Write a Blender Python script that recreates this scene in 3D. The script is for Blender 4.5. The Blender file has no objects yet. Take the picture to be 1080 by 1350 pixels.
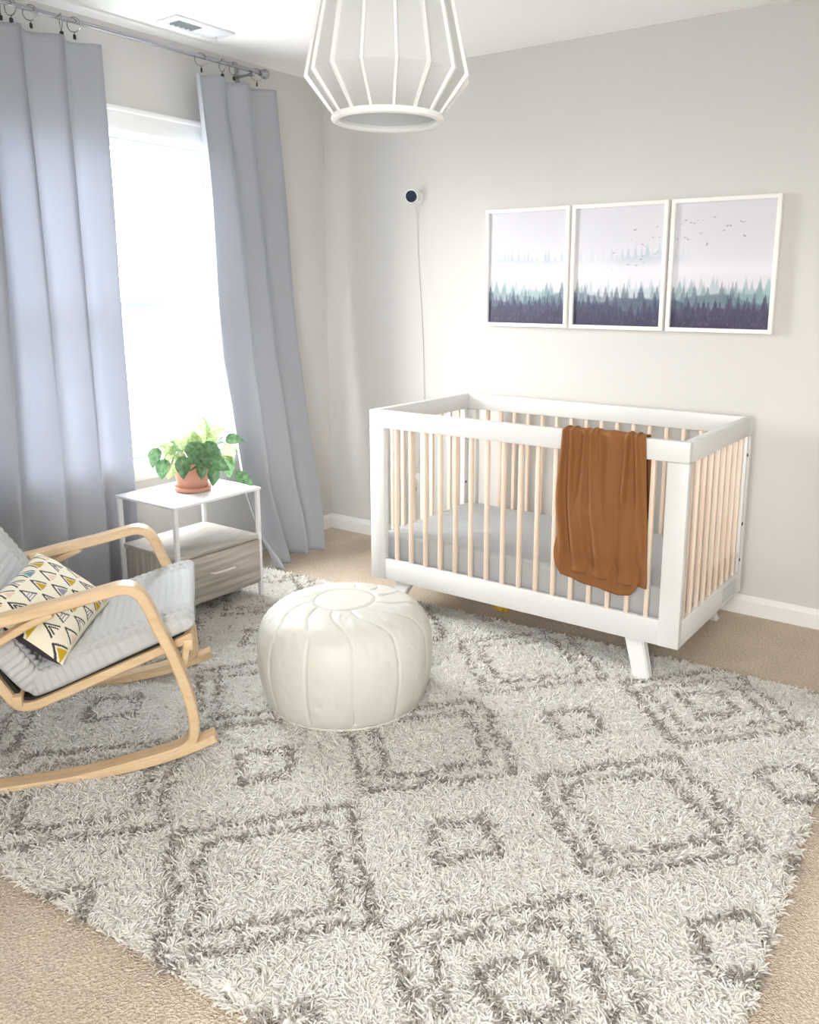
import bpy, bmesh, math, random
import numpy as np
from mathutils import Vector, Matrix
random.seed(7)
RNG = np.random.default_rng(11)
scene = bpy.context.scene
COL = scene.collection
PI = math.pi

# ------------------------------------------------------------------ helpers
def lin(c):
    return tuple((v / 12.92) if v <= 0.04045 else ((v + 0.055) / 1.055) ** 2.4 for v in c)

def rgb(r, g, b):
    return lin((r / 255, g / 255, b / 255))

def new_mat(name):
    m = bpy.data.materials.new(name)
    m.use_nodes = True
    nt = m.node_tree
    b = nt.nodes["Principled BSDF"]
    return m, nt, b

def plain(name, col, rough=0.5, metal=0.0, coat=0.0, bump=None, var=0.0, vscale=8.0, sheen=0.0):
    m, nt, b = new_mat(name)
    b.inputs["Base Color"].default_value = (*col, 1)
    b.inputs["Roughness"].default_value = rough
    b.inputs["Metallic"].default_value = metal
    if coat:
        b.inputs["Coat Weight"].default_value = coat
    if sheen:
        b.inputs["Sheen Weight"].default_value = sheen
    tc = nt.nodes.new("ShaderNodeTexCoord")
    if var:
        n = nt.nodes.new("ShaderNodeTexNoise")
        n.inputs["Scale"].default_value = vscale
        n.inputs["Detail"].default_value = 5
        nt.links.new(tc.outputs["Object"], n.inputs["Vector"])
        mx = nt.nodes.new("ShaderNodeMix"); mx.data_type = 'RGBA'
        mx.inputs["A"].default_value = (*[c * (1 - var) for c in col], 1)
        mx.inputs["B"].default_value = (*[min(1, c * (1 + var)) for c in col], 1)
        nt.links.new(n.outputs["Fac"], mx.inputs["Factor"])
        nt.links.new(mx.outputs["Result"], b.inputs["Base Color"])
    if bump:
        sc, st = bump
        n2 = nt.nodes.new("ShaderNodeTexNoise")
        n2.inputs["Scale"].default_value = sc
        n2.inputs["Detail"].default_value = 3
        nt.links.new(tc.outputs["Object"], n2.inputs["Vector"])
        bp = nt.nodes.new("ShaderNodeBump")
        bp.inputs["Strength"].default_value = st
        bp.inputs["Distance"].default_value = 0.004
        nt.links.new(n2.outputs["Fac"], bp.inputs["Height"])
        nt.links.new(bp.outputs["Normal"], b.inputs["Normal"])
    return m

def wood(name, c1, c2, scale=(3, 60, 60), rough=0.45):
    m, nt, b = new_mat(name)
    tc = nt.nodes.new("ShaderNodeTexCoord")
    mp = nt.nodes.new("ShaderNodeMapping")
    mp.inputs["Scale"].default_value = scale
    n = nt.nodes.new("ShaderNodeTexNoise")
    n.inputs["Scale"].default_value = 1.0
    n.inputs["Detail"].default_value = 6
    n.inputs["Roughness"].default_value = 0.6
    nt.links.new(tc.outputs["Object"], mp.inputs["Vector"])
    nt.links.new(mp.outputs["Vector"], n.inputs["Vector"])
    cr = nt.nodes.new("ShaderNodeValToRGB")
    cr.color_ramp.elements[0].position = 0.32
    cr.color_ramp.elements[1].position = 0.68
    cr.color_ramp.elements[0].color = (*c1, 1)
    cr.color_ramp.elements[1].color = (*c2, 1)
    nt.links.new(n.outputs["Fac"], cr.inputs["Fac"])
    nt.links.new(cr.outputs["Color"], b.inputs["Base Color"])
    b.inputs["Roughness"].default_value = rough
    return m

def attr_mat(name, rough=0.8, sheen=0.0, trans=0.0):
    m, nt, b = new_mat(name)
    a = nt.nodes.new("ShaderNodeAttribute")
    a.attribute_name = "Col"
    nt.links.new(a.outputs["Color"], b.inputs["Base Color"])
    b.inputs["Roughness"].default_value = rough
    if sheen:
        b.inputs["Sheen Weight"].default_value = sheen
    if trans:
        t = nt.nodes.new("ShaderNodeBsdfTranslucent")
        nt.links.new(a.outputs["Color"], t.inputs["Color"])
        mx = nt.nodes.new("ShaderNodeMixShader"); mx.inputs["Fac"].default_value = trans
        nt.links.new(b.outputs["BSDF"], mx.inputs[1]); nt.links.new(t.outputs["BSDF"], mx.inputs[2])
        nt.links.new(mx.outputs["Shader"], nt.nodes["Material Output"].inputs["Surface"])
    return m

def cloth(name, col, trans, weave=900.0, rough=0.9, wstr=0.15):
    """woven cloth that lets some light through"""
    m, nt, b = new_mat(name)
    b.inputs["Base Color"].default_value = (*col, 1)
    b.inputs["Roughness"].default_value = rough
    tc = nt.nodes.new("ShaderNodeTexCoord")
    n = nt.nodes.new("ShaderNodeTexNoise")
    n.inputs["Scale"].default_value = weave
    nt.links.new(tc.outputs["Object"], n.inputs["Vector"])
    bp = nt.nodes.new("ShaderNodeBump")
    bp.inputs["Strength"].default_value = wstr
    bp.inputs["Distance"].default_value = 0.001
    nt.links.new(n.outputs["Fac"], bp.inputs["Height"])
    nt.links.new(bp.outputs["Normal"], b.inputs["Normal"])
    if trans:
        t = nt.nodes.new("ShaderNodeBsdfTranslucent")
        t.inputs["Color"].default_value = (*col, 1)
        mx = nt.nodes.new("ShaderNodeMixShader")
        mx.inputs["Fac"].default_value = trans
        out = nt.nodes["Material Output"]
        nt.links.new(b.outputs["BSDF"], mx.inputs[1])
        nt.links.new(t.outputs["BSDF"], mx.inputs[2])
        nt.links.new(mx.outputs["Shader"], out.inputs["Surface"])
    return m

def finish(me, sharp=35):
    me.polygons.foreach_set("use_smooth", np.ones(len(me.polygons), bool))
    me.set_sharp_from_angle(angle=math.radians(sharp))
    me.update()

def link(name, me, mat, parent=None):
    o = bpy.data.objects.new(name, me)
    COL.objects.link(o)
    if mat:
        me.materials.append(mat)
    if parent:
        o.parent = parent
    return o

def from_bm(name, bm, mat, parent=None, sharp=35, off=None):
    """off: the world point the mesh is expressed around (object origin)"""
    if off is None and parent is not None and parent.get("_w"):
        off = world_of(parent)
    if off is not None:
        bmesh.ops.translate(bm, vec=-Vector(off), verts=bm.verts)
    bmesh.ops.recalc_face_normals(bm, faces=bm.faces)
    me = bpy.data.meshes.new(name)
    bm.to_mesh(me); bm.free()
    finish(me, sharp)
    o = link(name, me, mat, parent)
    if off is not None and parent is None:
        o.location = off
    return o

def world_of(o):
    p = Vector((0, 0, 0))
    while o is not None:
        p = p + o.location
        o = o.parent
    return p

def from_np(name, V, F, mat, parent=None, col=None, sharp=180, off=None):
    V = np.asarray(V, np.float32)
    if off is None and parent is not None and parent.get("_w"):
        off = world_of(parent)
    if off is not None:
        V = V - np.asarray(off, np.float32)
    F = np.asarray(F, np.int32)
    me = bpy.data.meshes.new(name)
    k = F.shape[1]
    me.vertices.add(len(V)); me.vertices.foreach_set("co", V.ravel())
    me.loops.add(F.size); me.loops.foreach_set("vertex_index", F.ravel())
    me.polygons.add(len(F))
    me.polygons.foreach_set("loop_start", np.arange(0, F.size, k, dtype=np.int32))
    me.polygons.foreach_set("use_smooth", np.ones(len(F), bool))
    me.update(calc_edges=True)
    if col is not None:
        a = me.color_attributes.new("Col", 'FLOAT_COLOR', 'POINT')
        c4 = np.ones((len(V), 4), np.float32); c4[:, :3] = col
        a.data.foreach_set("color", c4.ravel())
    if sharp < 180:
        me.set_sharp_from_angle(angle=math.radians(sharp))
    me.validate()
    o = link(name, me, mat, parent)
    if off is not None and parent is None:
        o.location = off
    return o

def empty(name, loc, label=None, cat=None, group=None, rot=0.0, world=True):
    o = bpy.data.objects.new(name, None)
    o.empty_display_size = 0.1
    COL.objects.link(o)
    o.location = loc
    o.rotation_euler = (0, 0, rot)
    if world:
        o["_w"] = 1          # children meshes are written in room coordinates
    tag(o, label, cat, group)
    return o

def tag(o, label=None, cat=None, group=None, kind=None):
    if label: o["label"] = label
    if cat: o["category"] = cat
    if group: o["group"] = group
    if kind: o["kind"] = kind
    return o

def structure(o):
    o["kind"] = "structure"
    return o

def box(bm, x0, x1, y0, y1, z0, z1, b=0.0, seg=2):
    r = bmesh.ops.create_cube(bm, size=1.0)
    vs = r["verts"]
    for v in vs:
        v.co = Vector((x0 + (v.co.x + .5) * (x1 - x0), y0 + (v.co.y + .5) * (y1 - y0), z0 + (v.co.z + .5) * (z1 - z0)))
    if b:
        es = list({e for v in vs for e in v.link_edges})
        bmesh.ops.bevel(bm, geom=es, offset=b, segments=seg, affect='EDGES', profile=0.5)

def boxed(*a, **k):
    bm = bmesh.new(); box(bm, *a, **k); return bm

def hexa(bm, bot, top):
    """box from four bottom and four top points (both ccw from above)"""
    vb = [bm.verts.new(p) for p in bot]; vt = [bm.verts.new(p) for p in top]
    bm.faces.new(vb[::-1]); bm.faces.new(vt)
    for i in range(4):
        j = (i + 1) % 4
        bm.faces.new((vb[i], vb[j], vt[j], vt[i]))

def lathe(bm, prof, n=48, c=(0, 0, 0), close=True):
    """prof: list of (r, z); revolves about the vertical through c"""
    rings = []
    for r, z in prof:
        if r < 1e-6:
            rings.append([bm.verts.new((c[0], c[1], c[2] + z))])
        else:
            rings.append([bm.verts.new((c[0] + r * math.cos(2 * PI * i / n), c[1] + r * math.sin(2 * PI * i / n), c[2] + z)) for i in range(n)])
    for a, b in zip(rings, rings[1:]):
        for i in range(n):
            j = (i + 1) % n
            if len(a) == 1 and len(b) == 1: continue
            if len(a) == 1: bm.faces.new((a[0], b[i], b[j]))
            elif len(b) == 1: bm.faces.new((a[i], b[0], a[j]))
            else: bm.faces.new((a[i], b[i], b[j], a[j]))

def tube(bm, pts, r, n=8, closed=False, taper=None):
    pts = [Vector(p) for p in pts]
    m = len(pts); rings = []
    up = Vector((0, 0, 1)); prev = None
    for i, p in enumerate(pts):
        if closed: t = (pts[(i + 1) % m] - pts[i - 1]).normalized()
        else: t = (pts[min(i + 1, m - 1)] - pts[max(i - 1, 0)]).normalized()
        if prev is None:
            a = t.cross(up)
            if a.length < 0.1: a = t.cross(Vector((1, 0, 0)))
            a.normalize()
        else:
            a = (prev - t * prev.dot(t)).normalized()
        prev = a
        b = t.cross(a)
        rr = r * (taper[i] if taper else 1)
        rings.append([bm.verts.new(p + a * rr * math.cos(2 * PI * k / n) + b * rr * math.sin(2 * PI * k / n)) for k in range(n)])
    L = m if closed else m - 1
    for i in range(L):
        A, B = rings[i], rings[(i + 1) % m]
        for k in range(n):
            bm.faces.new((A[k], A[(k + 1) % n], B[(k + 1) % n], B[k]))
    if not closed:
        bm.faces.new(rings[0][::-1]); bm.faces.new(rings[-1])

def spline(pts, n=8):
    """Catmull-Rom through pts"""
    P = np.array(pts, float); out = []
    Q = np.vstack([2 * P[0] - P[1], P, 2 * P[-1] - P[-2]])
    for i in range(1, len(Q) - 2):
        for t in np.linspace(0, 1, n, endpoint=False):
            a, b, c, d = Q[i - 1], Q[i], Q[i + 1], Q[i + 2]
            out.append(0.5 * (2 * b + (c - a) * t + (2 * a - 5 * b + 4 * c - d) * t * t + (3 * b - a - 3 * c + d) * t ** 3))
    out.append(P[-1])
    return np.array(out)

def strip(bm, path, v0, v1, t, ch=0.003, ends=None):
    """bent laminated strip: path in (u, z), width from v0 to v1, thickness t, chamfered edges"""
    P = np.array(path); m = len(P); rings = []
    for i in range(m):
        d = P[min(i + 1, m - 1)] - P[max(i - 1, 0)]
        d = d / (np.linalg.norm(d) + 1e-9)
        n = np.array([-d[1], d[0]])
        th = t / 2 * (ends[i] if ends is not None else 1)
        prof = [(v0 + ch, -th), (v1 - ch, -th), (v1, -th + ch), (v1, th - ch), (v1 - ch, th), (v0 + ch, th), (v0, th - ch), (v0, -th + ch)]
        rings.append([bm.verts.new((P[i][0] + n[0] * q, v, P[i][1] + n[1] * q)) for v, q in prof])
    for A, B in zip(rings, rings[1:]):
        for k in range(8):
            bm.faces.new((A[k], A[(k + 1) % 8], B[(k + 1) % 8], B[k]))
    bm.faces.new(rings[0][::-1]); bm.faces.new(rings[-1])

def grid_faces(nu, nv, wrap=False):
    """vertex index = i*nv + j"""
    i = np.arange(nu - 1)[:, None]; j = np.arange(nv if wrap else nv - 1)[None, :]
    j2 = (j + 1) % nv
    a = i * nv + j; b = (i + 1) * nv + j; c = (i + 1) * nv + j2; d = i * nv + j2
    return np.stack([a, b, c, d], -1).reshape(-1, 4)

def sstep(a, b, x):
    t = np.clip((x - a) / (b - a), 0, 1)
    return t * t * (3 - 2 * t)

def vnoise(x, y, seed=0):
    """smooth value noise for numpy arrays"""
    xi = np.floor(x).astype(int); yi = np.floor(y).astype(int)
    fx = x - xi; fy = y - yi
    def h(a, b):
        n = (a * 374761393 + b * 668265263 + seed * 974711) & 0x7fffffff
        n = ((n ^ (n >> 13)) * 1274126177) & 0x7fffffff
        return ((n ^ (n >> 16)) & 0xffff) / 65535.0
    u = fx * fx * (3 - 2 * fx); v = fy * fy * (3 - 2 * fy)
    return (h(xi, yi) * (1 - u) + h(xi + 1, yi) * u) * (1 - v) + (h(xi, yi + 1) * (1 - u) + h(xi + 1, yi + 1) * u) * v

# ------------------------------------------------------------------ materials
M_wall = plain("wall_paint", rgb(212, 211, 208), 0.9, bump=(260, 0.06))
M_ceil = plain("ceiling_paint", rgb(250, 250, 249), 0.95, bump=(120, 0.08))
M_trim = plain("white_trim_paint", rgb(238, 239, 238), 0.45)
M_vinyl = plain("window_vinyl", rgb(186, 194, 200), 0.4)
M_white = plain("crib_white_lacquer", rgb(224, 225, 224), 0.38)
M_birch = wood("slat_birch", rgb(226, 205, 186), rgb(238, 222, 206), (40, 40, 3), 0.5)
M_bent = wood("bent_birch_veneer", rgb(206, 176, 138), rgb(226, 200, 164), (5, 70, 26), 0.38)
M_metal_w = plain("white_powder_coat", rgb(226, 228, 231), 0.35)
M_greywood = wood("grey_washed_oak", rgb(150, 143, 134), rgb(196, 190, 182), (9, 3, 60), 0.55)
M_greywood_side = wood("grey_washed_oak_upright", rgb(150, 143, 134), rgb(192, 186, 178), (50, 50, 4), 0.55)
M_handle = plain("pale_handle", rgb(222, 216, 206), 0.4)
M_pewter = plain("pewter_metal", rgb(172, 174, 180), 0.22, 0.95)
M_dark = plain("dark_screw", rgb(48, 46, 46), 0.5, 0.4)
M_hole = plain("hole_black", rgb(70, 68, 66), 0.9)
M_pouf = plain("cream_leather", rgb(214, 213, 205), 0.5, bump=(90, 0.12), var=0.03, vscale=14)
M_seam = plain("grey_thread", rgb(172, 170, 162), 0.8)
M_terra = plain("terracotta", rgb(196, 144, 124), 0.85, bump=(300, 0.1), var=0.08, vscale=30)
M_soil = plain("potting_soil", rgb(70, 55, 44), 1.0, bump=(400, 0.8))
M_sheet = cloth("grey_crib_sheet", rgb(176, 178, 180), 0.0, 700, wstr=0.3)
M_blanket = cloth("rust_jersey", rgb(134, 86, 42), 0.0, 1200, 0.75, 0.1)
M_curtain = cloth("grey_blue_linen", rgb(188, 192, 200), 0.26, 800)
M_cushion = cloth("grey_quilted_cotton", rgb(190, 192, 192), 0.0, 900, wstr=0.3)
M_pend = plain("pendant_white", rgb(247, 248, 248), 0.5)
M_shade = cloth("pendant_shade_white", rgb(240, 242, 242), 0.42, 500, 0.7, 0.02)
M_frame = plain("picture_frame_white", rgb(244, 243, 240), 0.4)
M_print = attr_mat("forest_print_paper", 0.6)
M_pillow = attr_mat("printed_cotton", 0.9)
M_pile = attr_mat("shag_yarn", 0.95, trans=0.45)
M_rugback = plain("rug_backing", rgb(250, 248, 243), 1.0)
M_grille = plain("vent_grille_grey", rgb(150, 158, 162), 0.6)
M_lens = plain("navy_lens", rgb(34, 44, 66), 0.15, coat=0.6)
M_plastic = plain("white_plastic", rgb(240, 240, 240), 0.35)
M_cord = plain("pale_cord", rgb(205, 207, 206), 0.5)
M_yellow = plain("mustard_plush", rgb(190, 150, 50), 0.9)
M_siding = plain("house_siding", rgb(150, 156, 160), 0.8)
M_under = plain("black_webbing", rgb(40, 38, 36), 0.9)
M_taggrey = plain("woven_label_grey", rgb(200, 205, 206), 0.7)

# carpet: nubbly beige loops
M_carpet, nt, b = new_mat("beige_carpet")
tc = nt.nodes.new("ShaderNodeTexCoord")
vo = nt.nodes.new("ShaderNodeTexVoronoi"); vo.inputs["Scale"].default_value = 210
n1 = nt.nodes.new("ShaderNodeTexNoise"); n1.inputs["Scale"].default_value = 140; n1.inputs["Detail"].default_value = 4
n2 = nt.nodes.new("ShaderNodeTexNoise"); n2.inputs["Scale"].default_value = 5; n2.inputs["Detail"].default_value = 4
for q in (vo, n1, n2): nt.links.new(tc.outputs["Object"], q.inputs["Vector"])
cr = nt.nodes.new("ShaderNodeValToRGB")
cr.color_ramp.elements[0].position = 0.30; cr.color_ramp.elements[1].position = 0.70
cr.color_ramp.elements[0].color = (*rgb(192, 174, 153), 1); cr.color_ramp.elements[1].color = (*rgb(236, 223, 206), 1)
nt.links.new(n1.outputs["Fac"], cr.inputs["Fac"])
mx = nt.nodes.new("ShaderNodeMix"); mx.data_type = 'RGBA'; mx.blend_type = 'MULTIPLY'
mx.inputs["Factor"].default_value = 0.35
cr2 = nt.nodes.new("ShaderNodeValToRGB")
cr2.color_ramp.elements[0].position = 0.35; cr2.color_ramp.elements[1].position = 0.65
cr2.color_ramp.elements[0].color = (0.72, 0.70, 0.68, 1); cr2.color_ramp.elements[1].color = (1, 1, 1, 1)
nt.links.new(n2.outputs["Fac"], cr2.inputs["Fac"])
nt.links.new(cr.outputs["Color"], mx.inputs["A"]); nt.links.new(cr2.outputs["Color"], mx.inputs["B"])
nt.links.new(mx.outputs["Result"], b.inputs["Base Color"])
b.inputs["Roughness"].default_value = 1.0
ad = nt.nodes.new("ShaderNodeMath"); ad.operation = 'ADD'
nt.links.new(vo.outputs["Distance"], ad.inputs[0]); nt.links.new(n1.outputs["Fac"], ad.inputs[1])
bp = nt.nodes.new("ShaderNodeBump"); bp.inputs["Strength"].default_value = 0.9; bp.inputs["Distance"].default_value = 0.006
nt.links.new(ad.outputs["Value"], bp.inputs["Height"]); nt.links.new(bp.outputs["Normal"], b.inputs["Normal"])

# window glass: clear, lets daylight straight through, faint mirror at grazing angles
M_glass = bpy.data.materials.new("window_glass"); M_glass.use_nodes = True
nt = M_glass.node_tree; nt.nodes.remove(nt.nodes["Principled BSDF"])
tr = nt.nodes.new("ShaderNodeBsdfTransparent"); gl = nt.nodes.new("ShaderNodeBsdfGlossy"); gl.inputs["Roughness"].default_value = 0.02
ms = nt.nodes.new("ShaderNodeMixShader"); ms.inputs["Fac"].default_value = 0.05
nt.links.new(tr.outputs["BSDF"], ms.inputs[1]); nt.links.new(gl.outputs["BSDF"], ms.inputs[2])
nt.links.new(ms.outputs["Shader"], nt.nodes["Material Output"].inputs["Surface"])

# leaves: two greens, mottled, translucent
def leaf_mat(name, c1, c2, tr_fac):
    m, nt, b = new_mat(name)
    tc = nt.nodes.new("ShaderNodeTexCoord")
    n = nt.nodes.new("ShaderNodeTexNoise"); n.inputs["Scale"].default_value = 60; n.inputs["Detail"].default_value = 3
    nt.links.new(tc.outputs["Object"], n.inputs["Vector"])
    cr = nt.nodes.new("ShaderNodeValToRGB")
    cr.color_ramp.elements[0].position = 0.4; cr.color_ramp.elements[1].position = 0.65
    cr.color_ramp.elements[0].color = (*c1, 1); cr.color_ramp.elements[1].color = (*c2, 1)
    nt.links.new(n.outputs["Fac"], cr.inputs["Fac"]); nt.links.new(cr.outputs["Color"], b.inputs["Base Color"])
    b.inputs["Roughness"].default_value = 0.4
    t = nt.nodes.new("ShaderNodeBsdfTranslucent"); nt.links.new(cr.outputs["Color"], t.inputs["Color"])
    mx = nt.nodes.new("ShaderNodeMixShader"); mx.inputs["Fac"].default_value = tr_fac
    nt.links.new(b.outputs["BSDF"], mx.inputs[1]); nt.links.new(t.outputs["BSDF"], mx.inputs[2])
    nt.links.new(mx.outputs["Shader"], nt.nodes["Material Output"].inputs["Surface"])
    return m
M_leaf_d = leaf_mat("leaf_green", rgb(78, 116, 82), rgb(116, 150, 106), 0.3)
M_leaf_l = leaf_mat("leaf_lime", rgb(140, 168, 112), rgb(200, 210, 162), 0.4)
M_stem = plain("stem_green", rgb(120, 150, 84), 0.6)

# ------------------------------------------------------------------ room
W, D_, H = 4.1, 4.4, 2.437
WT = 0.14
win1 = dict(y0=-1.90, y1=-0.74, z0=0.60, z1=2.02)
fill_win = dict(x0=2.7, x1=3.7, z0=0.85, z1=2.05)
structure(from_bm("floor", boxed(-WT, W + WT, -D_ - WT, WT, -0.12, 0.0), M_carpet))
structure(from_bm("ceiling", boxed(-WT, W + WT, -D_ - WT, WT, H, H + 0.12), M_ceil))
structure(from_bm("wall_back", boxed(-WT, W + WT, 0, WT, 0, H), M_wall))
structure(from_bm("wall_right", boxed(W, W + WT, -D_ - WT, 0, 0, H), M_wall))
bm = bmesh.new()
w = win1
box(bm, -WT, 0, -D_ - WT, w["y0"], 0, H); box(bm, -WT, 0, w["y1"], 0, 0, H)
box(bm, -WT, 0, w["y0"], w["y1"], 0, w["z0"]); box(bm, -WT, 0, w["y0"], w["y1"], w["z1"], H)
structure(from_bm("wall_left", bm, M_wall))
bm = bmesh.new(); w = fill_win
box(bm, 0, w["x0"], -D_ - WT, -D_, 0, H); box(bm, w["x1"], W, -D_ - WT, -D_, 0, H)
box(bm, w["x0"], w["x1"], -D_ - WT, -D_, 0, w["z0"]); box(bm, w["x0"], w["x1"], -D_ - WT, -D_, w["z1"], H)
structure(from_bm("wall_front", bm, M_wall))

def baseboard(name, a, b_, nrm):
    """run from a to b along a wall; nrm points into the room"""
    prof = [(0, 0), (0.014, 0), (0.014, 0.060), (0.011, 0.068), (0.008, 0.074), (0.006, 0.083), (0, 0.083)]
    bm = bmesh.new(); a = Vector(a); b_ = Vector(b_); n = Vector(nrm)
    A = [bm.verts.new(a + n * p + Vector((0, 0, z))) for p, z in prof]
    B = [bm.verts.new(b_ + n * p + Vector((0, 0, z))) for p, z in prof]
    for i in range(len(prof)):
        j = (i + 1) % len(prof)
        bm.faces.new((A[i], A[j], B[j], B[i]))
    bm.faces.new(A); bm.faces.new(B[::-1])
    structure(from_bm(name, bm, M_trim, sharp=20))
baseboard("baseboard_back", (0, 0, 0), (W, 0, 0), (0, -1, 0))
baseboard("baseboard_left", (0, -D_, 0), (0, -0.014, 0), (1, 0, 0))
baseboard("baseboard_right", (W, -D_, 0), (W, -0.014, 0), (-1, 0, 0))
baseboard("baseboard_front", (0.014, -D_, 0), (W - 0.014, -D_, 0), (0, 1, 0))

# window_1 in the left wall (double hung)
wy0, wy1, wz0, wz1 = win1["y0"], win1["y1"], win1["z0"], win1["z1"]
W1 = structure(empty("window_1", (0, (wy0 + wy1) / 2, wz0)))
cw = 0.085
bm = bmesh.new()
box(bm, 0, 0.018, wy1, wy1 + cw, wz0 - 0.02, wz1, 0.003)
box(bm, 0, 0.018, wy0 - cw, wy0, wz0 - 0.02, wz1, 0.003)
box(bm, 0, 0.020, wy0 - cw, wy1 + cw, wz1, wz1 + 0.075, 0.003)
box(bm, 0, 0.032, wy0 - cw - 0.01, wy1 + cw + 0.01, wz1 + 0.073, wz1 + 0.095, 0.006)
from_bm("casing", bm, M_trim, W1)
bm = bmesh.new()
for (a, c) in ((wy0 - 0.0, wy0 + 0.022), (wy1 - 0.022, wy1)):
    box(bm, -WT, 0.0, a, c, wz0, wz1)
box(bm, -WT, 0.0, wy0 + 0.022, wy1 - 0.022, wz1 - 0.014, wz1)
from_bm("jamb", bm, M_trim, W1)
from_bm("sill", boxed(-WT, 0.055, wy0 - cw - 0.015, wy1 + cw + 0.015, wz0 - 0.026, wz0 + 0.002, 0.006), M_trim, W1)
from_bm("apron", boxed(0, 0.016, wy0 - cw + 0.01, wy1 + cw - 0.01, wz0 - 0.09, wz0 - 0.026, 0.004), M_trim, W1)
zm = 1.285
def sash(name, xo, z0, z1, bot, top):
    bm = bmesh.new(); a, c = wy0 + 0.022, wy1 - 0.022
    box(bm, xo - 0.032, xo, a, a + 0.042, z0, z1, 0.004); box(bm, xo - 0.032, xo, c - 0.042, c, z0, z1, 0.004)
    box(bm, xo - 0.032, xo, a + 0.04, c - 0.04, z0, z0 + bot, 0.004); box(bm, xo - 0.032, xo, a + 0.04, c - 0.04, z1 - top, z1, 0.004)
    f = from_bm(name, bm, M_vinyl, W1)
    g = from_bm("pane", boxed(xo - 0.018, xo - 0.014, a + 0.04, c - 0.04, z0 + bot - 0.004, z1 - top + 0.004), M_glass, None)
    g.parent = f; return f
sash("upper_sash", -0.080, zm - 0.012, wz1 - 0.014, 0.036, 0.036)
sash("lower_sash", -0.040, wz0 + 0.002, zm + 0.024, 0.055, 0.036)

# unseen window added behind the camera, sized to give fill light
W2 = structure(empty("fill_window", ((fill_win["x0"] + fill_win["x1"]) / 2, -D_, fill_win["z0"])))
bm = bmesh.new(); x0, x1, z0, z1 = fill_win["x0"], fill_win["x1"], fill_win["z0"], fill_win["z1"]
box(bm, x0 - cw, x0, -D_, -D_ + 0.018, z0 - 0.02, z1); box(bm, x1, x1 + cw, -D_, -D_ + 0.018, z0 - 0.02, z1)
box(bm, x0 - cw, x1 + cw, -D_, -D_ + 0.02, z1, z1 + 0.09); box(bm, x0 - cw, x1 + cw, -D_, -D_ + 0.05, z0 - 0.03, z0)
from_bm("casing", bm, M_trim, W2)
bm = bmesh.new()
for a in (x0, (x0 + x1) / 2 - 0.025, x1 - 0.05):
    box(bm, a, a + 0.05, -D_ - 0.09, -D_ - 0.05, z0, z1)
for a in (z0, 1.28, z1 - 0.05):
    box(bm, x0, x1, -D_ - 0.09, -D_ - 0.05, a, a + 0.05)
fr = from_bm("sash", bm, M_vinyl, W2)
g = from_bm("pane", boxed(x0, x1, -D_ - 0.072, -D_ - 0.068, z0, z1), M_glass, None); g.parent = fr

# ------------------------------------------------------------------ neighbouring siding seen (washed out) through the lower sash
bm = bmesh.new()
for k in range(15):
    z = 1.22 - 0.16 * (k + 1)
    hexa(bm, [(-4.6, -6, z), (-4.55, -6, z), (-4.55, 4, z), (-4.6, 4, z)][::1], [(-4.6, -6, z + 0.16), (-4.585, -6, z + 0.16), (-4.585, 4, z + 0.16), (-4.6, 4, z + 0.16)])
tag(from_bm("house_siding", bm, M_siding), "pale lapped siding of the house outside, washed out through the lower window sash", "house")

# ------------------------------------------------------------------ rug
TH = math.radians(3.5)
EX = np.array([math.cos(TH), math.sin(TH)]); EY = np.array([-math.sin(TH), math.cos(TH)])
L0 = np.array([1.965, -2.41])
RX0, RX1, RY0, RY1 = -1.72, 1.045, -0.315, 1.70
def rug_w(lx, ly):
    return L0[0] + lx * EX[0] + ly * EY[0], L0[1] + lx * EX[1] + ly * EY[1]
bm = bmesh.new()
c4 = [rug_w(a, c) for a, c in ((RX0 + .02, RY0 + .02), (RX1 - .02, RY0 + .02), (RX1 - .02, RY1 - .02), (RX0 + .02, RY1 - .02))]
hexa(bm, [(x, y, 0.001) for x, y in c4], [(x, y, 0.017) for x, y in c4])
cx, cy = rug_w((RX0 + RX1) / 2, (RY0 + RY1) / 2)
RUG = tag(from_bm("rug", bm, M_rugback, off=(cx, cy, 0)), "cream shag rug with a grey diamond lattice lying on the beige carpet", "rug")
RUG["_w"] = 1

def rug_grey(lx, ly):
    """1 where the yarn is grey: double-outlined diamonds with small ones between them"""
    PXx, PYy = 0.657, 0.700
    wob = 0.020 * (vnoise(lx * 14, ly * 14, 3) - .5)
    lx = lx + wob; ly = ly + 0.020 * (vnoise(lx * 14 + 9, ly * 14, 5) - .5)
    i = np.round(lx / PXx); j = np.round(ly / PYy)
    d = np.abs(lx - i * PXx) + np.abs(ly - j * PYy) * (PXx / PYy)
    g = (np.abs(d - 0.298) < 0.0155) | (np.abs(d - 0.212) < 0.0145)
    odd = (i == 1) & ((j == 0) | (j == 2))
    g |= odd & (np.abs(d - 0.095) < 0.017)
    i2 = np.floor(lx / PXx) + .5; j2 = np.floor(ly / PYy) + .5
    d2 = np.abs(lx - i2 * PXx) + np.abs(ly - j2 * PYy) * (PXx / PYy)
    g |= (np.abs(d2 - 0.100) < 0.017)
    return g

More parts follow.
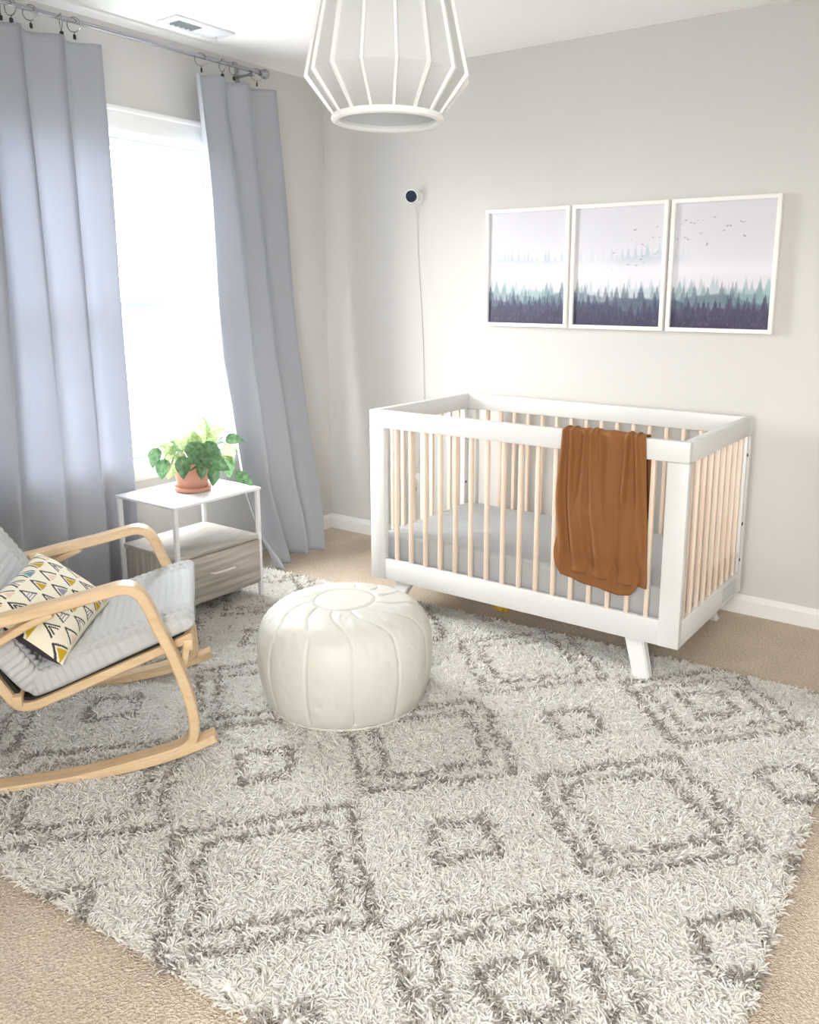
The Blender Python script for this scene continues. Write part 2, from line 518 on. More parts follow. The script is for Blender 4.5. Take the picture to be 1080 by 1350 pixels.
def make_pile(n_per=42000):
    area = (RX1 - RX0) * (RY1 - RY0)
    n = int(area * n_per)
    lx = RNG.uniform(RX0, RX1, n); ly = RNG.uniform(RY0, RY1, n)
    grey = rug_grey(lx, ly)
    x, y = rug_w(lx, ly)
    cl = vnoise(lx * 22, ly * 22, 1); cl2 = vnoise(lx * 22 + 31, ly * 22 + 7, 2)
    ang = (cl * 4 * PI) + RNG.normal(0, 1.1, n)
    tilt = np.clip(RNG.normal(1.12, 0.25, n), 0.5, 1.45)            # from vertical
    ln = RNG.uniform(0.018, 0.029, n)
    rad = RNG.uniform(0.0020, 0.0031, n)
    dx, dy = np.cos(ang), np.sin(ang)
    K = 4
    S = np.linspace(0, 1, K)
    V = np.zeros((n, K, 3, 3), np.float32)
    px, py, pz = x.copy(), y.copy(), np.where(np.minimum(np.minimum(lx - RX0, RX1 - lx), np.minimum(ly - RY0, RY1 - ly)) < 0.022, 0.006, 0.014)
    rise = np.zeros(n)
    for k in range(K):
        if k:
            tk = tilt * (0.45 + 0.55 * k) * 0.62
            tk = np.minimum(tk, 1.75)
            st = ln / (K - 1)
            px = px + dx * np.sin(tk) * st; py = py + dy * np.sin(tk) * st
            pz = np.maximum(pz + np.cos(tk) * st, np.where(np.minimum(np.minimum(lx - RX0, RX1 - lx), np.minimum(ly - RY0, RY1 - ly)) < 0.022, 0.006, 0.018))
        r = rad * (0.85 if k == 0 else (0.55 if k == K - 1 else 1.0))
        for m in range(3):
            a = 2 * PI * m / 3 + ang * 1.7
            # ring in the plane spanned by the horizontal normal and the (approx.) local up
            hx, hy = -dy, dx
            V[:, k, m, 0] = px + hx * r * np.cos(a) - dx * r * np.sin(a) * 0.5
            V[:, k, m, 1] = py + hy * r * np.cos(a) - dy * r * np.sin(a) * 0.5
            V[:, k, m, 2] = pz + r * np.sin(a) * 0.85
    base = (np.arange(n) * (K * 3))[:, None, None]
    F = []
    for k in range(K - 1):
        for m in range(3):
            m2 = (m + 1) % 3
            F.append([k * 3 + m, k * 3 + m2, (k + 1) * 3 + m2, (k + 1) * 3 + m])
    F = (base + np.array(F)[None]).reshape(-1, 4)
    cream = np.array([rgb(255, 253, 250), rgb(255, 254, 252), rgb(254, 252, 247)])
    greyc = np.array([rgb(200, 192, 184), rgb(216, 209, 202), rgb(180, 172, 164)])
    pick = RNG.integers(0, 3, n)
    flip = RNG.random(n)
    isg = np.where(grey, flip < 0.76, flip < 0.015)
    C = np.where(isg[:, None], greyc[pick], cream[pick])
    C = C * (1 + RNG.normal(-0.01, 0.015, n))[:, None]
    C = np.repeat(np.clip(C, 0, 0.99), K * 3, axis=0)
    o = from_np("pile", V.reshape(-1, 3), F, M_pile, RUG, col=C, off=(cx, cy, 0))
    o["kind"] = "stuff"
make_pile()

# ------------------------------------------------------------------ crib
X0, X1, YB, YF, ZB, ZT = 1.028, 2.393, -0.138, -0.886, 0.147, 0.876
CRIB = empty("crib", ((X0 + X1) / 2, (YB + YF) / 2, 0), "white crib with natural wood slats and splayed feet against the back wall", "crib")
RT, RB, PT = 0.072, 0.092, 0.030
PWX, PWY = 0.075, 0.060
def cribp(name, *a, mat=M_white, **k):
    return from_bm(name, boxed(*a, **k), mat, CRIB)
for (a, c) in ((YF, YF + PT), (YB - PT, YB)):
    cribp("top_rail", X0, X1, a, c, ZT - RT, ZT, b=0.003)
    cribp("bottom_rail", X0 + PWX - 0.001, X1 - PWX + 0.001, a + 0.002, c - 0.002, ZB, ZB + RB, b=0.003)
for (a, c) in ((X0, X0 + PT), (X1 - PT, X1)):
    cribp("top_rail", a, c, YF + PT, YB - PT, ZT - RT, ZT, b=0.003)
    cribp("bottom_rail", a + 0.001, c - 0.001, YF + PT, YB - PT, ZB, ZB + RB, b=0.003)
for sx in (0, 1):
    for sy in (0, 1):
        bm = bmesh.new()
        xa, xb = (X0, X0 + PWX) if sx == 0 else (X1 - PWX, X1)
        ya, yb = (YF, YF + PT) if sy == 0 else (YB - PT, YB)
        box(bm, xa, xb, ya, yb, ZB, ZT - RT - 0.0008, 0.003)
        # side return of the post
        if sy == 1:
            xs = (X0, X0 + PT) if sx == 0 else (X1 - PT, X1)
            ys = (YB - PWY, YB - PT)
            box(bm, xs[0] + 0.002, xs[1] - 0.002, ys[0], ys[1] + 0.001, ZB + RB, ZT - RT, 0.002)
        post = from_bm("post", bm, M_white, CRIB)
        if sy == 1:
            for z in (0.726, 0.443, 0.292):
                bm = bmesh.new(); xx = (X1 - 0.0015 if sx == 1 else X0 + PT - 0.003)
                r = bmesh.ops.create_cone(bm, cap_ends=True, segments=14, radius1=0.0065, radius2=0.0065, depth=0.004,
                                          matrix=Matrix.Translation((xx, YB - 0.046, z)) @ Matrix.Rotation(PI / 2, 4, 'Y'))
                from_bm("bolt", bm, M_dark, post, off=world_of(CRIB))
SLX, NSL, PIT = 1.160, 16, 0.0738
for k in range(NSL):
    x = SLX + PIT * k
    for yc in (YF + PT / 2, YB - PT / 2):
        cribp("slat", x - 0.008, x + 0.008, yc - 0.009, yc + 0.009, ZB + RB - 0.003, ZT - RT + 0.003, mat=M_birch, b=0.003)
for k in range(9):
    y = YF + PT + (YB - PWY - YF - PT) * (k + 0.5) / 9
    for xc in (X0 + PT / 2, X1 - PT / 2):
        cribp("slat", xc - 0.009, xc + 0.009, y - 0.0075, y + 0.0075, ZB + RB - 0.003, ZT - RT + 0.003, mat=M_birch, b=0.003)
cribp("mattress_support", X0 + PT, X1 - PT, YF + PT + 0.002, YB - PT - 0.002, 0.185, 0.206, mat=M_white)
def leg(x_t, y_t, x_f, y_f, zf):
    bm = bmesh.new(); a, d = 0.036, 0.020
    a2, d2 = 0.030, 0.018
    hexa(bm, [(x_f - a2, y_f - d2, zf), (x_f + a2, y_f - d2, zf), (x_f + a2, y_f + d2, zf), (x_f - a2, y_f + d2, zf)],
         [(x_t - a, y_t - d, ZB + 0.001), (x_t + a, y_t - d, ZB + 0.001), (x_t + a, y_t + d, ZB + 0.001), (x_t - a, y_t + d, ZB + 0.001)])
    bmesh.ops.bevel(bm, geom=list(bm.edges), offset=0.004, segments=2, affect='EDGES')
    from_bm("leg", bm, M_white, CRIB)
leg(2.225, -0.850, 2.285, -0.905, 0.010); leg(1.195, -0.850, 1.136, -0.905, 0.010)
leg(2.225, -0.178, 2.285, -0.150, 0.0); leg(1.195, -0.178, 1.136, -0.150, 0.0)
tg = from_bm("warning_label", boxed(X1 - 0.002, X1 + 0.0008, -0.395, -0.215, 0.163, 0.222), M_taggrey, CRIB)
tg["label"] = "pale grey printed sticker"

# mattress with fitted sheet
def pillow_box(name, x0, x1, y0, y1, z0, z1, r, crown, mat, nx=60, ny=36):
    """rounded slab with slightly crowned top"""
    bm = boxed(x0, x1, y0, y1, z0, z1, b=r, seg=5)
    bmesh.ops.subdivide_edges(bm, edges=[e for e in bm.edges if e.calc_length() > 0.2], cuts=14, use_grid_fill=True)
    for v in bm.verts:
        u = (v.co.x - x0) / (x1 - x0); w_ = (v.co.y - y0) / (y1 - y0)
        if v.co.z > z1 - 0.002:
            v.co.z += crown * (math.sin(PI * min(1, max(0, u))) * math.sin(PI * min(1, max(0, w_)))) ** 0.5
            v.co.z += 0.0025 * math.sin(u * 31 + w_ * 9) * math.sin(w_ * 17)
    return bm
MT = tag(from_bm("crib_mattress", pillow_box("m", X0 + 0.036, X1 - 0.036, YF + 0.036, YB - 0.036, 0.207, 0.345, 0.022, 0.006, M_sheet), M_sheet, off=((X0 + X1) / 2, (YB + YF) / 2, 0.207)),
         "grey sheeted mattress inside the white crib", "mattress")
pts = []
for a, c in ((X0 + .045, YF + .0355), (X1 - .045, YF + .0355)):
    pts.append((a, c))

# toy beneath crib
bm = bmesh.new()
for (dx, dz, r) in ((0, 0.042, 0.022), (0.026, 0.034, 0.015), (-0.022, 0.036, 0.013)):
    bmesh.ops.create_icosphere(bm, subdivisions=3, radius=r, matrix=Matrix.Translation((1.535 + dx, -0.640, dz)))
tag(from_bm("plush_toy", bm, M_yellow, off=(1.535, -0.640, 0.012)), "small mustard yellow toy half hidden on the rug under the crib", "toy")

# ------------------------------------------------------------------ rust blanket over the crib's front rail
def make_blanket():
    ns, nt_ = 90, 120
    s = np.linspace(0, 1, ns)[:, None]; t = np.linspace(0, 1, nt_)[None, :]
    s, t = np.broadcast_arrays(s, t)
    yo = YF - 0.010; yi = YF + PT + 0.008; ztop = ZT + 0.006
    zl = 0.355 + 0.004 * np.sin(s * 6) - 0.004 * s
    z_in = 0.50
    Lo = ztop - zl; Lt = (yi - yo); Li = ztop - z_in
    arc = t * (Lo + Lt + Li)
    y = np.zeros_like(arc); z = np.zeros_like(arc)
    m1 = arc < Lo; m2 = (~m1) & (arc < Lo + Lt); m3 = arc >= Lo + Lt
    y = np.where(m1, yo, np.where(m2, yo + (arc - Lo), yi))
    hump = np.sin(np.clip((arc - Lo) / Lt, 0, 1) * PI)
    z = np.where(m1, zl + arc, np.where(m2, ztop + 0.004 * hump, ztop - (arc - Lo - Lt)))
    down = np.clip((ztop - z) / 0.5, 0, 1)
    xl = 1.934 + 0.006 * down - 0.022 * np.exp(-((down - 0.5) / 0.35) ** 2) * (down > 0)
    xr = 2.243 + 0.032 * down
    w_ = np.zeros_like(s)
    # fall of the folds: ridges run down from gathers on the rail
    def ridge(c0, c1, wd, amp, d0=0.0, d1=1.0):
        c = c0 + (c1 - c0) * down
        return amp * np.exp(-((s - c) / (wd * (0.6 + 0.8 * down))) ** 2) * sstep(d0 - .01, d0 + 0.12, down + 0.08) * (1 - 0.9 * sstep(d1 - 0.15, d1, down))
    w_ += ridge(0.13, 0.20, 0.035, 0.012) + ridge(0.37, 0.47, 0.03, 0.013) + ridge(0.42, 0.52, 0.035, 0.008, 0, .7)
    w_ += ridge(0.80, 0.70, 0.028, 0.014, 0, .55) + ridge(0.90, 0.95, 0.03, 0.012) + ridge(0.28, 0.30, 0.03, 0.006, 0.0, 0.8)
    w_ += ridge(0.36, 0.36, 0.05, 0.009, 0.55) + ridge(0.26, 0.22, 0.04, 0.007, 0.5) + ridge(0.03, 0.05, 0.03, 0.010)
    w_ += ridge(0.60, 0.62, 0.10, 0.006) + 0.004 * np.sin(s * 23 + 3 * down) * down + 0.006 * (vnoise(s * 7, down * 3.0, 4) - .5) * down
    w_ = w_ * 1.7
    y = y - np.where(m3, -1, 1) * np.where(m2, 0, 1) * w_ * np.where(m3, 0.5, 1)
    z = z + np.where(m2, 0.35 * w_, 0)
    x = xl + (xr - xl) * s
    V = [np.stack([x, y, z], -1).reshape(-1, 3)]
    F = [grid_faces(ns, nt_)]
    # under layer showing below the hem and at the left edge
    ns2, nt2 = 70, 70
    s2 = np.linspace(0, 1, ns2)[:, None]; t2 = np.linspace(0, 1, nt2)[None, :]
    s2, t2 = np.broadcast_arrays(s2, t2)
    hem = 0.318 + 0.020 * (1 - sstep(0.0, 0.35, s2)) - 0.014 * np.exp(-((s2 - .72) / .2) ** 2)
    hem = hem + 0.055 * np.clip((s2 - 0.86) / 0.14, 0, 1) ** 2.2
    z2 = hem + (0.84 - hem) * t2
    dn = np.clip((0.88 - z2) / 0.5, 0, 1)
    xl2 = 1.938 - 0.030 * np.exp(-((z2 - 0.42) / 0.10) ** 2) + 0.02 * sstep(.38, .32, z2)
    xr2 = 2.236 + 0.010 * dn
    x2 = xl2 + (xr2 - xl2) * s2
    y2 = YF - 0.0055 - 0.003 * np.sin(s2 * 19) ** 2 * dn
    V.append(np.stack([x2, y2, z2], -1).reshape(-1, 3))
    F.append(grid_faces(ns2, nt2) + ns * nt_)
    o = from_np("blanket", np.vstack(V), np.vstack(F), M_blanket, off=(2.09, YF, ZT))
    md = o.modifiers.new("thick", 'SOLIDIFY'); md.thickness = 0.003; md.offset = 0
    tag(o, "rust brown jersey blanket draped over the front rail of the crib", "blanket")
make_blanket()

# ------------------------------------------------------------------ pouf
PC = np.array([1.512, -1.612]); PZ = 0.016; PHH = 0.352
POUF = empty("pouf", (PC[0], PC[1], PZ), "round cream leather pouf with stitched petals in the middle of the rug", "pouf")
def pouf_prof(p):
    """p 0..1 from base rim to top centre -> r, z"""
    P = spline([(0.0, 0.0), (0.16, 0.0), (0.236, 0.004), (0.258, 0.022), (0.276, 0.08), (0.288, 0.16), (0.284, 0.235), (0.262, 0.292), (0.218, 0.328), (0.15, 0.345), (0.08, 0.351), (0.0, 0.352)], 14)
    d = np.r_[0, np.cumsum(np.hypot(*np.diff(P, axis=0).T))]; d /= d[-1]
    return np.interp(p, d, P[:, 0]), np.interp(p, d, P[:, 1])
def swirl(r, z):
    return 0.42 * sstep(0.11, 0.27, r) * (z > 0.2) + 0.42 * (z <= 0.2)
NSEC = 12; A0 = math.radians(-98)
def make_pouf():
    nu, nv = 150, 480
    p = np.linspace(0, 1, nu)[:, None]; a = np.linspace(0, 2 * PI, nv, endpoint=False)[None, :]
    p, a = np.broadcast_arrays(p, a)
    r, z = pouf_prof(p)
    sw = swirl(r, z)
    ph = ((a - A0 - sw) * NSEC / (2 * PI)) % 1.0
    ds = np.minimum(ph, 1 - ph) * (2 * PI / NSEC) * r           # distance to seam
    on = sstep(0.105, 0.12, r) * (p > 0.32)
    g = 0.0030 * np.exp(-(ds / 0.0045) ** 2) * on
    g = g + 0.004 * np.exp(-((r - 0.10) / 0.005) ** 2) * (z > 0.3)
    g = g + 0.003 * np.exp(-((z - 0.012) / 0.006) ** 2) * (r > 0.2)
    puff = 0.0022 * np.sin(PI * ph) ** 0.5 * on
    wr = 0.0035 * (vnoise(a * 5, p * 16, 6) - .5) + 0.002 * (vnoise(a * 16, p * 40, 8) - .5)
    d = puff - g + wr * (p > .3) * sstep(0.09, 0.15, r)
    nr = np.where(z > 0.3, 0.35, 1.0); nz = np.where(z > 0.28, 0.9, 0.0)
    rr = r + d * nr; zz = z + d * nz
    V = np.stack([PC[0] + rr * np.cos(a), PC[1] + rr * np.sin(a), PZ + zz], -1).reshape(-1, 3)
    from_np("body", V, grid_faces(nu, nv, True), M_pouf, POUF)
    for k in range(NSEC):
        pts = []
        for q in np.linspace(0.345, 0.86, 60):
            r_, z_ = pouf_prof(q)
            if r_ < 0.102 and z_ > .3: break
            a_ = A0 + 2 * PI * k / NSEC + float(swirl(np.array(r_), np.array(z_)))
            k_ = 1 - 0.0040 / max(r_, .05) if z_ < 0.3 else 1 - 0.0012 / r_
            pts.append((PC[0] + r_ * k_ * math.cos(a_), PC[1] + r_ * k_ * math.sin(a_), PZ + z_ - (0.0032 if z_ > 0.3 else 0.0015)))
        bm = bmesh.new(); tube(bm, pts, 0.0013, 6); from_bm("seam", bm, M_seam, POUF)
    bm = bmesh.new()
    tube(bm, [(PC[0] + 0.10 * math.cos(t), PC[1] + 0.10 * math.sin(t), PZ + 0.3466) for t in np.linspace(0, 2 * PI, 72, endpoint=False)], 0.0015, 6, closed=True)
    from_bm("medallion_seam", bm, M_seam, POUF)
    bm = bmesh.new()
    tube(bm, [(PC[0] + 0.252 * math.cos(t), PC[1] + 0.252 * math.sin(t), PZ + 0.012) for t in np.linspace(0, 2 * PI, 96, endpoint=False)], 0.0045, 8, closed=True)
    from_bm("base_piping", bm, M_pouf, POUF)
make_pouf()

# ------------------------------------------------------------------ rocking chair (local: +X faces forward, +Y to the window side)
OC = Vector((1.486, -2.156, 0)); CA = math.atan2(0.773, 0.634)
CHAIR = empty("rocking_chair", OC, "bentwood rocking chair with quilted grey cushions beside the side table", "chair", rot=CA, world=False)
def chp(name, bm, mat, parent=None, sharp=30):
    return from_bm(name, bm, mat, parent or CHAIR, sharp=sharp)
arm = spline([(-1.02, 0.375), (-0.80, 0.444), (-0.523, 0.506), (-0.349, 0.541), (-0.262, 0.561), (-0.218, 0.568), (-0.186, 0.556), (-0.162, 0.520),
              (-0.138, 0.455), (-0.110, 0.385), (-0.088, 0.320), (-0.070, 0.255), (-0.057, 0.190), (-0.053, 0.135), (-0.061, 0.100), (-0.085, 0.080), (-0.125, 0.070), (-0.20, 0.058), (-0.32, 0.042), (-0.45, 0.029)], 6)
endt = np.ones(len(arm)); endt[-30:] = np.linspace(1, 0.25, 30)
rock = spline([(0.004, 0.098), (-0.05, 0.079), (-0.12, 0.060), (-0.20, 0.046), (-0.32, 0.033), (-0.45, 0.026), (-0.60, 0.024), (-0.75, 0.034), (-0.90, 0.058), (-1.05, 0.096)], 6)
rear = spline([(-1.015, 0.378), (-1.02, 0.30), (-0.985, 0.20), (-0.93, 0.12), (-0.86, 0.075), (-0.74, 0.052), (-0.60, 0.042)], 6)
brace = spline([(-0.40, 0.516), (-0.47, 0.485), (-0.56, 0.436), (-0.66, 0.400), (-0.78, 0.415)], 6)
for v0, v1 in ((0.0, 0.055), (0.605, 0.660)):
    bm = bmesh.new(); strip(bm, arm, v0, v1, 0.028, 0.004, endt); chp("arm_frame", bm, M_bent)
    bm = bmesh.new(); strip(bm, rock, v0 - 0.002, v1 + 0.002, 0.024, 0.004); chp("rocker", bm, M_bent)
    bm = bmesh.new(); strip(bm, rear, v0 + 0.002, v1 - 0.002, 0.024, 0.004); chp("rear_leg", bm, M_bent)
    bm = bmesh.new(); strip(bm, brace, v0 + 0.002, v1 - 0.002, 0.020, 0.004); chp("arm_brace", bm, M_bent)
seatf = spline([(-0.045, 0.392), (-0.16, 0.348), (-0.314, 0.292), (-0.43, 0.249), (-0.485, 0.234), (-0.520, 0.245), (-0.550, 0.292), (-0.60, 0.385), (-0.68, 0.520), (-0.78, 0.670), (-0.90, 0.835), (-0.97, 0.925)], 6)
for v0, v1 in ((0.058, 0.086), (0.574, 0.602)):
    bm = bmesh.new(); strip(bm, seatf, v0, v1, 0.026, 0.004); chp("seat_frame", bm, M_bent)
    st = spline([(-0.060, 0.380), (-0.070, 0.33), (-0.085, 0.27)], 6)
    bm = bmesh.new(); strip(bm, st, v0 - 0.004, v1, 0.020, 0.003); chp("front_strut", bm, M_bent)
for (u, z) in ((-0.058, 0.378), (-0.93, 0.862), (-0.515, 0.262)):
    chp("cross_bar", boxed(u - 0.013, u + 0.013, 0.05, 0.61, z - 0.022, z + 0.010, b=0.004), M_bent)
bm = bmesh.new(); strip(bm, spline([(-0.07, 0.398), (-0.314, 0.309), (-0.46, 0.256), (-0.505, 0.258), (-0.535, 0.305), (-0.60, 0.42), (-0.78, 0.69), (-0.93, 0.895)], 6), 0.075, 0.585, 0.010, 0.002)
chp("webbing", bm, M_under)

def pad(name, path, v0, v1, thick, parent, quilt):
    """quilted slab following path (its underside) in (u, z); thickness profile per path point"""
    P = spline(path, 26); n = len(P)
    T = np.interp(np.linspace(0, 1, n), np.linspace(0, 1, len(thick)), thick)
    d = np.gradient(P, axis=0); d /= np.linalg.norm(d, axis=1)[:, None]
    N = np.stack([-d[:, 1], d[:, 0]], 1)
    if N[:, 1].mean() < 0: N = -N
    arc = np.r_[0, np.cumsum(np.hypot(*np.diff(P, axis=0).T))]
    m = 240
    a = np.linspace(0, 2 * PI, m, endpoint=False)
    # super-ellipse section across the width
    ca, sa = np.cos(a), np.sin(a)
    ex = 0.16
    sv = np.sign(ca) * np.abs(ca) ** ex; sn = np.sign(sa) * np.abs(sa) ** 0.45
    vc, hw = (v0 + v1) / 2, (v1 - v0) / 2
    endp = np.minimum(1, np.minimum(arc, arc[-1] - arc) / 0.028)
    endp = np.sqrt(np.clip(1 - (1 - endp) ** 2, 0.02, 1))
    vv = vc + hw * sv[None, :] * (0.97 + 0.03 * endp[:, None])
    h = 0.5 * T[:, None] * (1 + sn[None, :] * endp[:, None])
    top = np.clip(sn, 0, 1)[None, :]
    S = arc[:, None]; Vv = vv
    if quilt:
        # cable-like stitched channels: short slanted ribs in columns
        colw = 0.036
        cidx = np.floor(Vv / colw); f = (Vv / colw) % 1.0
        slant = np.where(cidx % 2 == 0, 1, -1)
        q1 = np.abs(np.sin(PI * (S / 0.022 + slant * (f - .5) * 0.9)))
        q2 = np.abs(np.sin(PI * f))
        h = h + top * (0.0105 * np.sqrt(q1) * np.sqrt(q2) - 0.006)
        side = np.clip(np.abs(sv) - 0.97, 0, 1)[None, :] / 0.03
        hwv = 0.0055 * side * np.sin(PI * S / 0.022) ** 2
        vv = vv + np.sign(sv)[None, :] * hwv
    uz = P[:, None, :] + N[:, None, :] * h[:, :, None]
    V = np.stack([uz[:, :, 0], vv, uz[:, :, 1]], -1).reshape(-1, 3)
    F = grid_faces(n, m, True)
    c0 = V[:m].mean(0); c1 = V[-m:].mean(0)
    nV = len(V)
    V = np.vstack([V, c0, c1])
    j = np.arange(m)
    cap0 = np.stack([np.full(m, nV), j, (j + 1) % m, (j + 1) % m], 1)
    bmv = from_np(name, V, F, M_cushion, parent)
    # close the ends
    bm = bmesh.new(); bm.from_mesh(bmv.data)
    bm.verts.ensure_lookup_table()
    for (ci, base) in ((nV, 0), (nV + 1, (n - 1) * m)):
        for k in range(m):
            try: bm.faces.new((bm.verts[ci], bm.verts[base + k], bm.verts[base + (k + 1) % m]))
            except ValueError: pass
    bmesh.ops.recalc_face_normals(bm, faces=bm.faces)
    bm.to_mesh(bmv.data); bm.free()
    bmv.data.polygons.foreach_set("use_smooth", np.ones(len(bmv.data.polygons), bool))
    return bmv
pad("seat_cushion", [(-0.028, 0.420), (-0.12, 0.384), (-0.25, 0.334), (-0.37, 0.286), (-0.455, 0.258), (-0.490, 0.258)], 0.052, 0.608, [0.048, 0.060, 0.072, 0.082, 0.085, 0.06], CHAIR, True)
pad("back_cushion", [(-0.492, 0.262), (-0.535, 0.318), (-0.59, 0.402), (-0.67, 0.535), (-0.77, 0.685), (-0.88, 0.838), (-0.955, 0.935)], 0.052, 0.608, [0.075, 0.085, 0.088, 0.085, 0.08, 0.08, 0.07], CHAIR, True)

# ------------------------------------------------------------------ throw pillow with triangles
def make_pillow():
    n = 170
    g = np.linspace(-1, 1, n)
    A, B = np.meshgrid(g, g, indexing='ij')
    img = np.tile(np.array(rgb(232, 226, 208)), (n, n, 1))
    X, Y = (A + 1) / 2, (B + 1) / 2                           # X along the width, Y up
    def seg(p, q, w_, c):
        px, py = X - p[0], (Y - p[1]) * 0.68
        dx, dy = q[0] - p[0], (q[1] - p[1]) * 0.68
        t = np.clip((px * dx + py * dy) / (dx * dx + dy * dy), 0, 1)
        img[np.hypot(px - t * dx, py - t * dy) < w_] = c
    def tri(a, b_, c_, col):
        def s(p, q): return (X - q[0]) * (p[1] - q[1]) - (p[0] - q[0]) * (Y - q[1])
        d1, d2, d3 = s(a, b_), s(b_, c_), s(c_, a)
        img[~(((d1 < 0) | (d2 < 0) | (d3 < 0)) & ((d1 > 0) | (d2 > 0) | (d3 > 0)))] = col
    navy = rgb(44, 46, 56); must = rgb(190, 158, 32); pink = rgb(224, 200, 184); blue = rgb(110, 146, 172); gr = rgb(142, 142, 156)
    rr = random.Random(5)
    for r_, y in enumerate((0.06, 0.26, 0.46, 0.66, 0.86)):
        for k in range(6):
            x = (k + 0.25 + 0.5 * (r_ % 2)) / 6
            h = 0.15; wd = 0.055
            kind = (k + 2 * r_) % 4
            seg((x - wd, y), (x, y + h), 0.007, navy); seg((x + wd, y), (x, y + h), 0.007, navy)
            if kind == 0: tri((x - 0.045, y - 0.02), (x + 0.045, y - 0.02), (x, y + 0.10), must)
            elif kind == 1: tri((x - 0.05, y - 0.03), (x + 0.05, y - 0.03), (x, y + 0.06), pink)
            elif kind == 2: seg((x - wd * 0.5, y), (x, y + h * 0.6), 0.006, navy if r_ % 2 else gr); seg((x + wd * 0.5, y), (x, y + h * 0.6), 0.006, navy if r_ % 2 else gr)
            elif r_ in (2, 4): tri((x - 0.045, y - 0.02), (x + 0.045, y - 0.02), (x, y + 0.09), blue if r_ == 4 else gr)
            else:
                for q in range(3): seg((x - 0.04, y + 0.03 * q), (x + 0.04, y + 0.03 * q), 0.004, gr)
    HW, HH, TK = 0.205, 0.135, 0.052
    prof = (np.clip(1 - A ** 4, 0, 1) * np.clip(1 - B ** 4, 0, 1)) ** 0.55
    pinch = 1 - 0.05 * (np.abs(A) ** 2 * (1 - B ** 2) + np.abs(B) ** 2 * (1 - A ** 2)) 
    wr = 0.004 * (vnoise(A * 5 + 20, B * 4 + 9, 9) - .5) * prof
    Lx = A * HW * (1 - 0.05 * (1 - B ** 2) * 0 - 0.06 * (1 - np.abs(B) ** 2) * np.abs(A) ** 3)
    Ly = B * HH * (1 - 0.07 * (1 - np.abs(A) ** 2) * np.abs(B) ** 3)
    V1 = np.stack([Lx, Ly, TK * prof + wr], -1).reshape(-1, 3)
    V2 = np.stack([Lx, Ly, -TK * prof], -1).reshape(-1, 3)
    F1 = grid_faces(n, n); F2 = F1[:, ::-1] + n * n
    dark = np.tile(np.array(rgb(58, 54, 62)), (n * n, 1))  # back face near black: its shadow is put into the cloth colour
    C = np.vstack([img.reshape(-1, 3), dark])
    o = from_np("throw_pillow", np.vstack([V1, V2]), np.vstack([F1, F2]), M_pillow, col=C)
    # local frame: x -> chair's width, y -> up the backrest, z -> out of it
    Rz = Matrix.Rotation(CA, 4, 'Z')
    yv = Vector((-0.18, 0.03, 0.142)).normalized(); xv = Vector((-0.06, -0.36, -0.050)); xv = (xv - yv * xv.dot(yv)).normalized()
    zv = xv.cross(yv)
    if zv.z < 0:
        xv = -xv; zv = xv.cross(yv)
    R3 = Matrix((xv, yv, zv)).transposed().to_4x4()
    o.matrix_world = Matrix.Translation(OC) @ Rz @ Matrix.Translation((-0.447, 0.252, 0.456)) @ R3
    tag(o, "cream cushion with mustard triangles and navy lines lying on the rocking chair", "cushion")
make_pillow()

# ------------------------------------------------------------------ side table
TX0, TX1, TY0, TY1, TZ = 0.190, 0.575, -1.550, -1.085, 0.520
TAB = empty("side_table", ((TX0 + TX1) / 2, (TY0 + TY1) / 2, 0), "white metal side table with a grey wood drawer below the window", "table")
def tp(name, *a, mat=M_metal_w, par=None, **k):
    return from_bm(name, boxed(*a, **k), mat, par or TAB, off=world_of(TAB))
tp("tabletop", TX0, TX1, TY0, TY1, TZ - 0.012, TZ, b=0.003)
for x in (TX0 + 0.004, TX1 - 0.022):
    for y in (TY0 + 0.004, TY1 - 0.022):
        tp("leg", x, x + 0.018, y, y + 0.018, 0.010, TZ - 0.012, b=0.003)
cab = tp("cabinet", TX0 + 0.014, TX1 - 0.012, TY0 + 0.020, TY1 - 0.020, 0.085, 0.292, mat=M_greywood_side, b=0.002)
tp("shelf", TX0 + 0.010, TX1 - 0.006, TY0 + 0.012, TY1 - 0.012, 0.2925, 0.308, mat=M_greywood, b=0.002)
dr = tp("drawer", TX1 - 0.011, TX1 + 0.002, TY0 + 0.024, TY1 - 0.024, 0.098, 0.288, mat=M_greywood, b=0.002)
bm = bmesh.new()
tube(bm, [(TX1 + 0.004, -1.388, 0.208), (TX1 + 0.020, -1.382, 0.208), (TX1 + 0.024, -1.326, 0.207), (TX1 + 0.020, -1.270, 0.206), (TX1 + 0.004, -1.264, 0.206)], 0.0055, 8)
hd = from_bm("handle", bm, M_handle, dr, off=world_of(TAB))

# ------------------------------------------------------------------ potted plant on the table
PX, PY, PZ0 = 0.380, -1.296, TZ
PLANT = empty("potted_plant", (PX, PY, PZ0), "leafy green pothos in a terracotta pot on the white side table", "plant")
bm = bmesh.new(); lathe(bm, [(0, 0.0), (0.066, 0.0), (0.076, 0.004), (0.080, 0.020), (0.075, 0.021), (0.070, 0.008), (0, 0.008)], 48, (PX, PY, PZ0)); from_bm("saucer", bm, M_terra, PLANT, off=(PX, PY, PZ0))
bm = bmesh.new(); lathe(bm, [(0, 0.009), (0.061, 0.009), (0.064, 0.014), (0.0705, 0.095), (0.074, 0.097), (0.0755, 0.124), (0.072, 0.126), (0.068, 0.123), (0.066, 0.098), (0, 0.098)], 48, (PX, PY, PZ0)); from_bm("pot", bm, M_terra, PLANT, off=(PX, PY, PZ0))
bm = bmesh.new(); lathe(bm, [(0, 0.108), (0.03, 0.111), (0.0655, 0.105), (0.0655, 0.099)], 32, (PX, PY, PZ0)); from_bm("soil", bm, M_soil, PLANT, off=(PX, PY, PZ0))
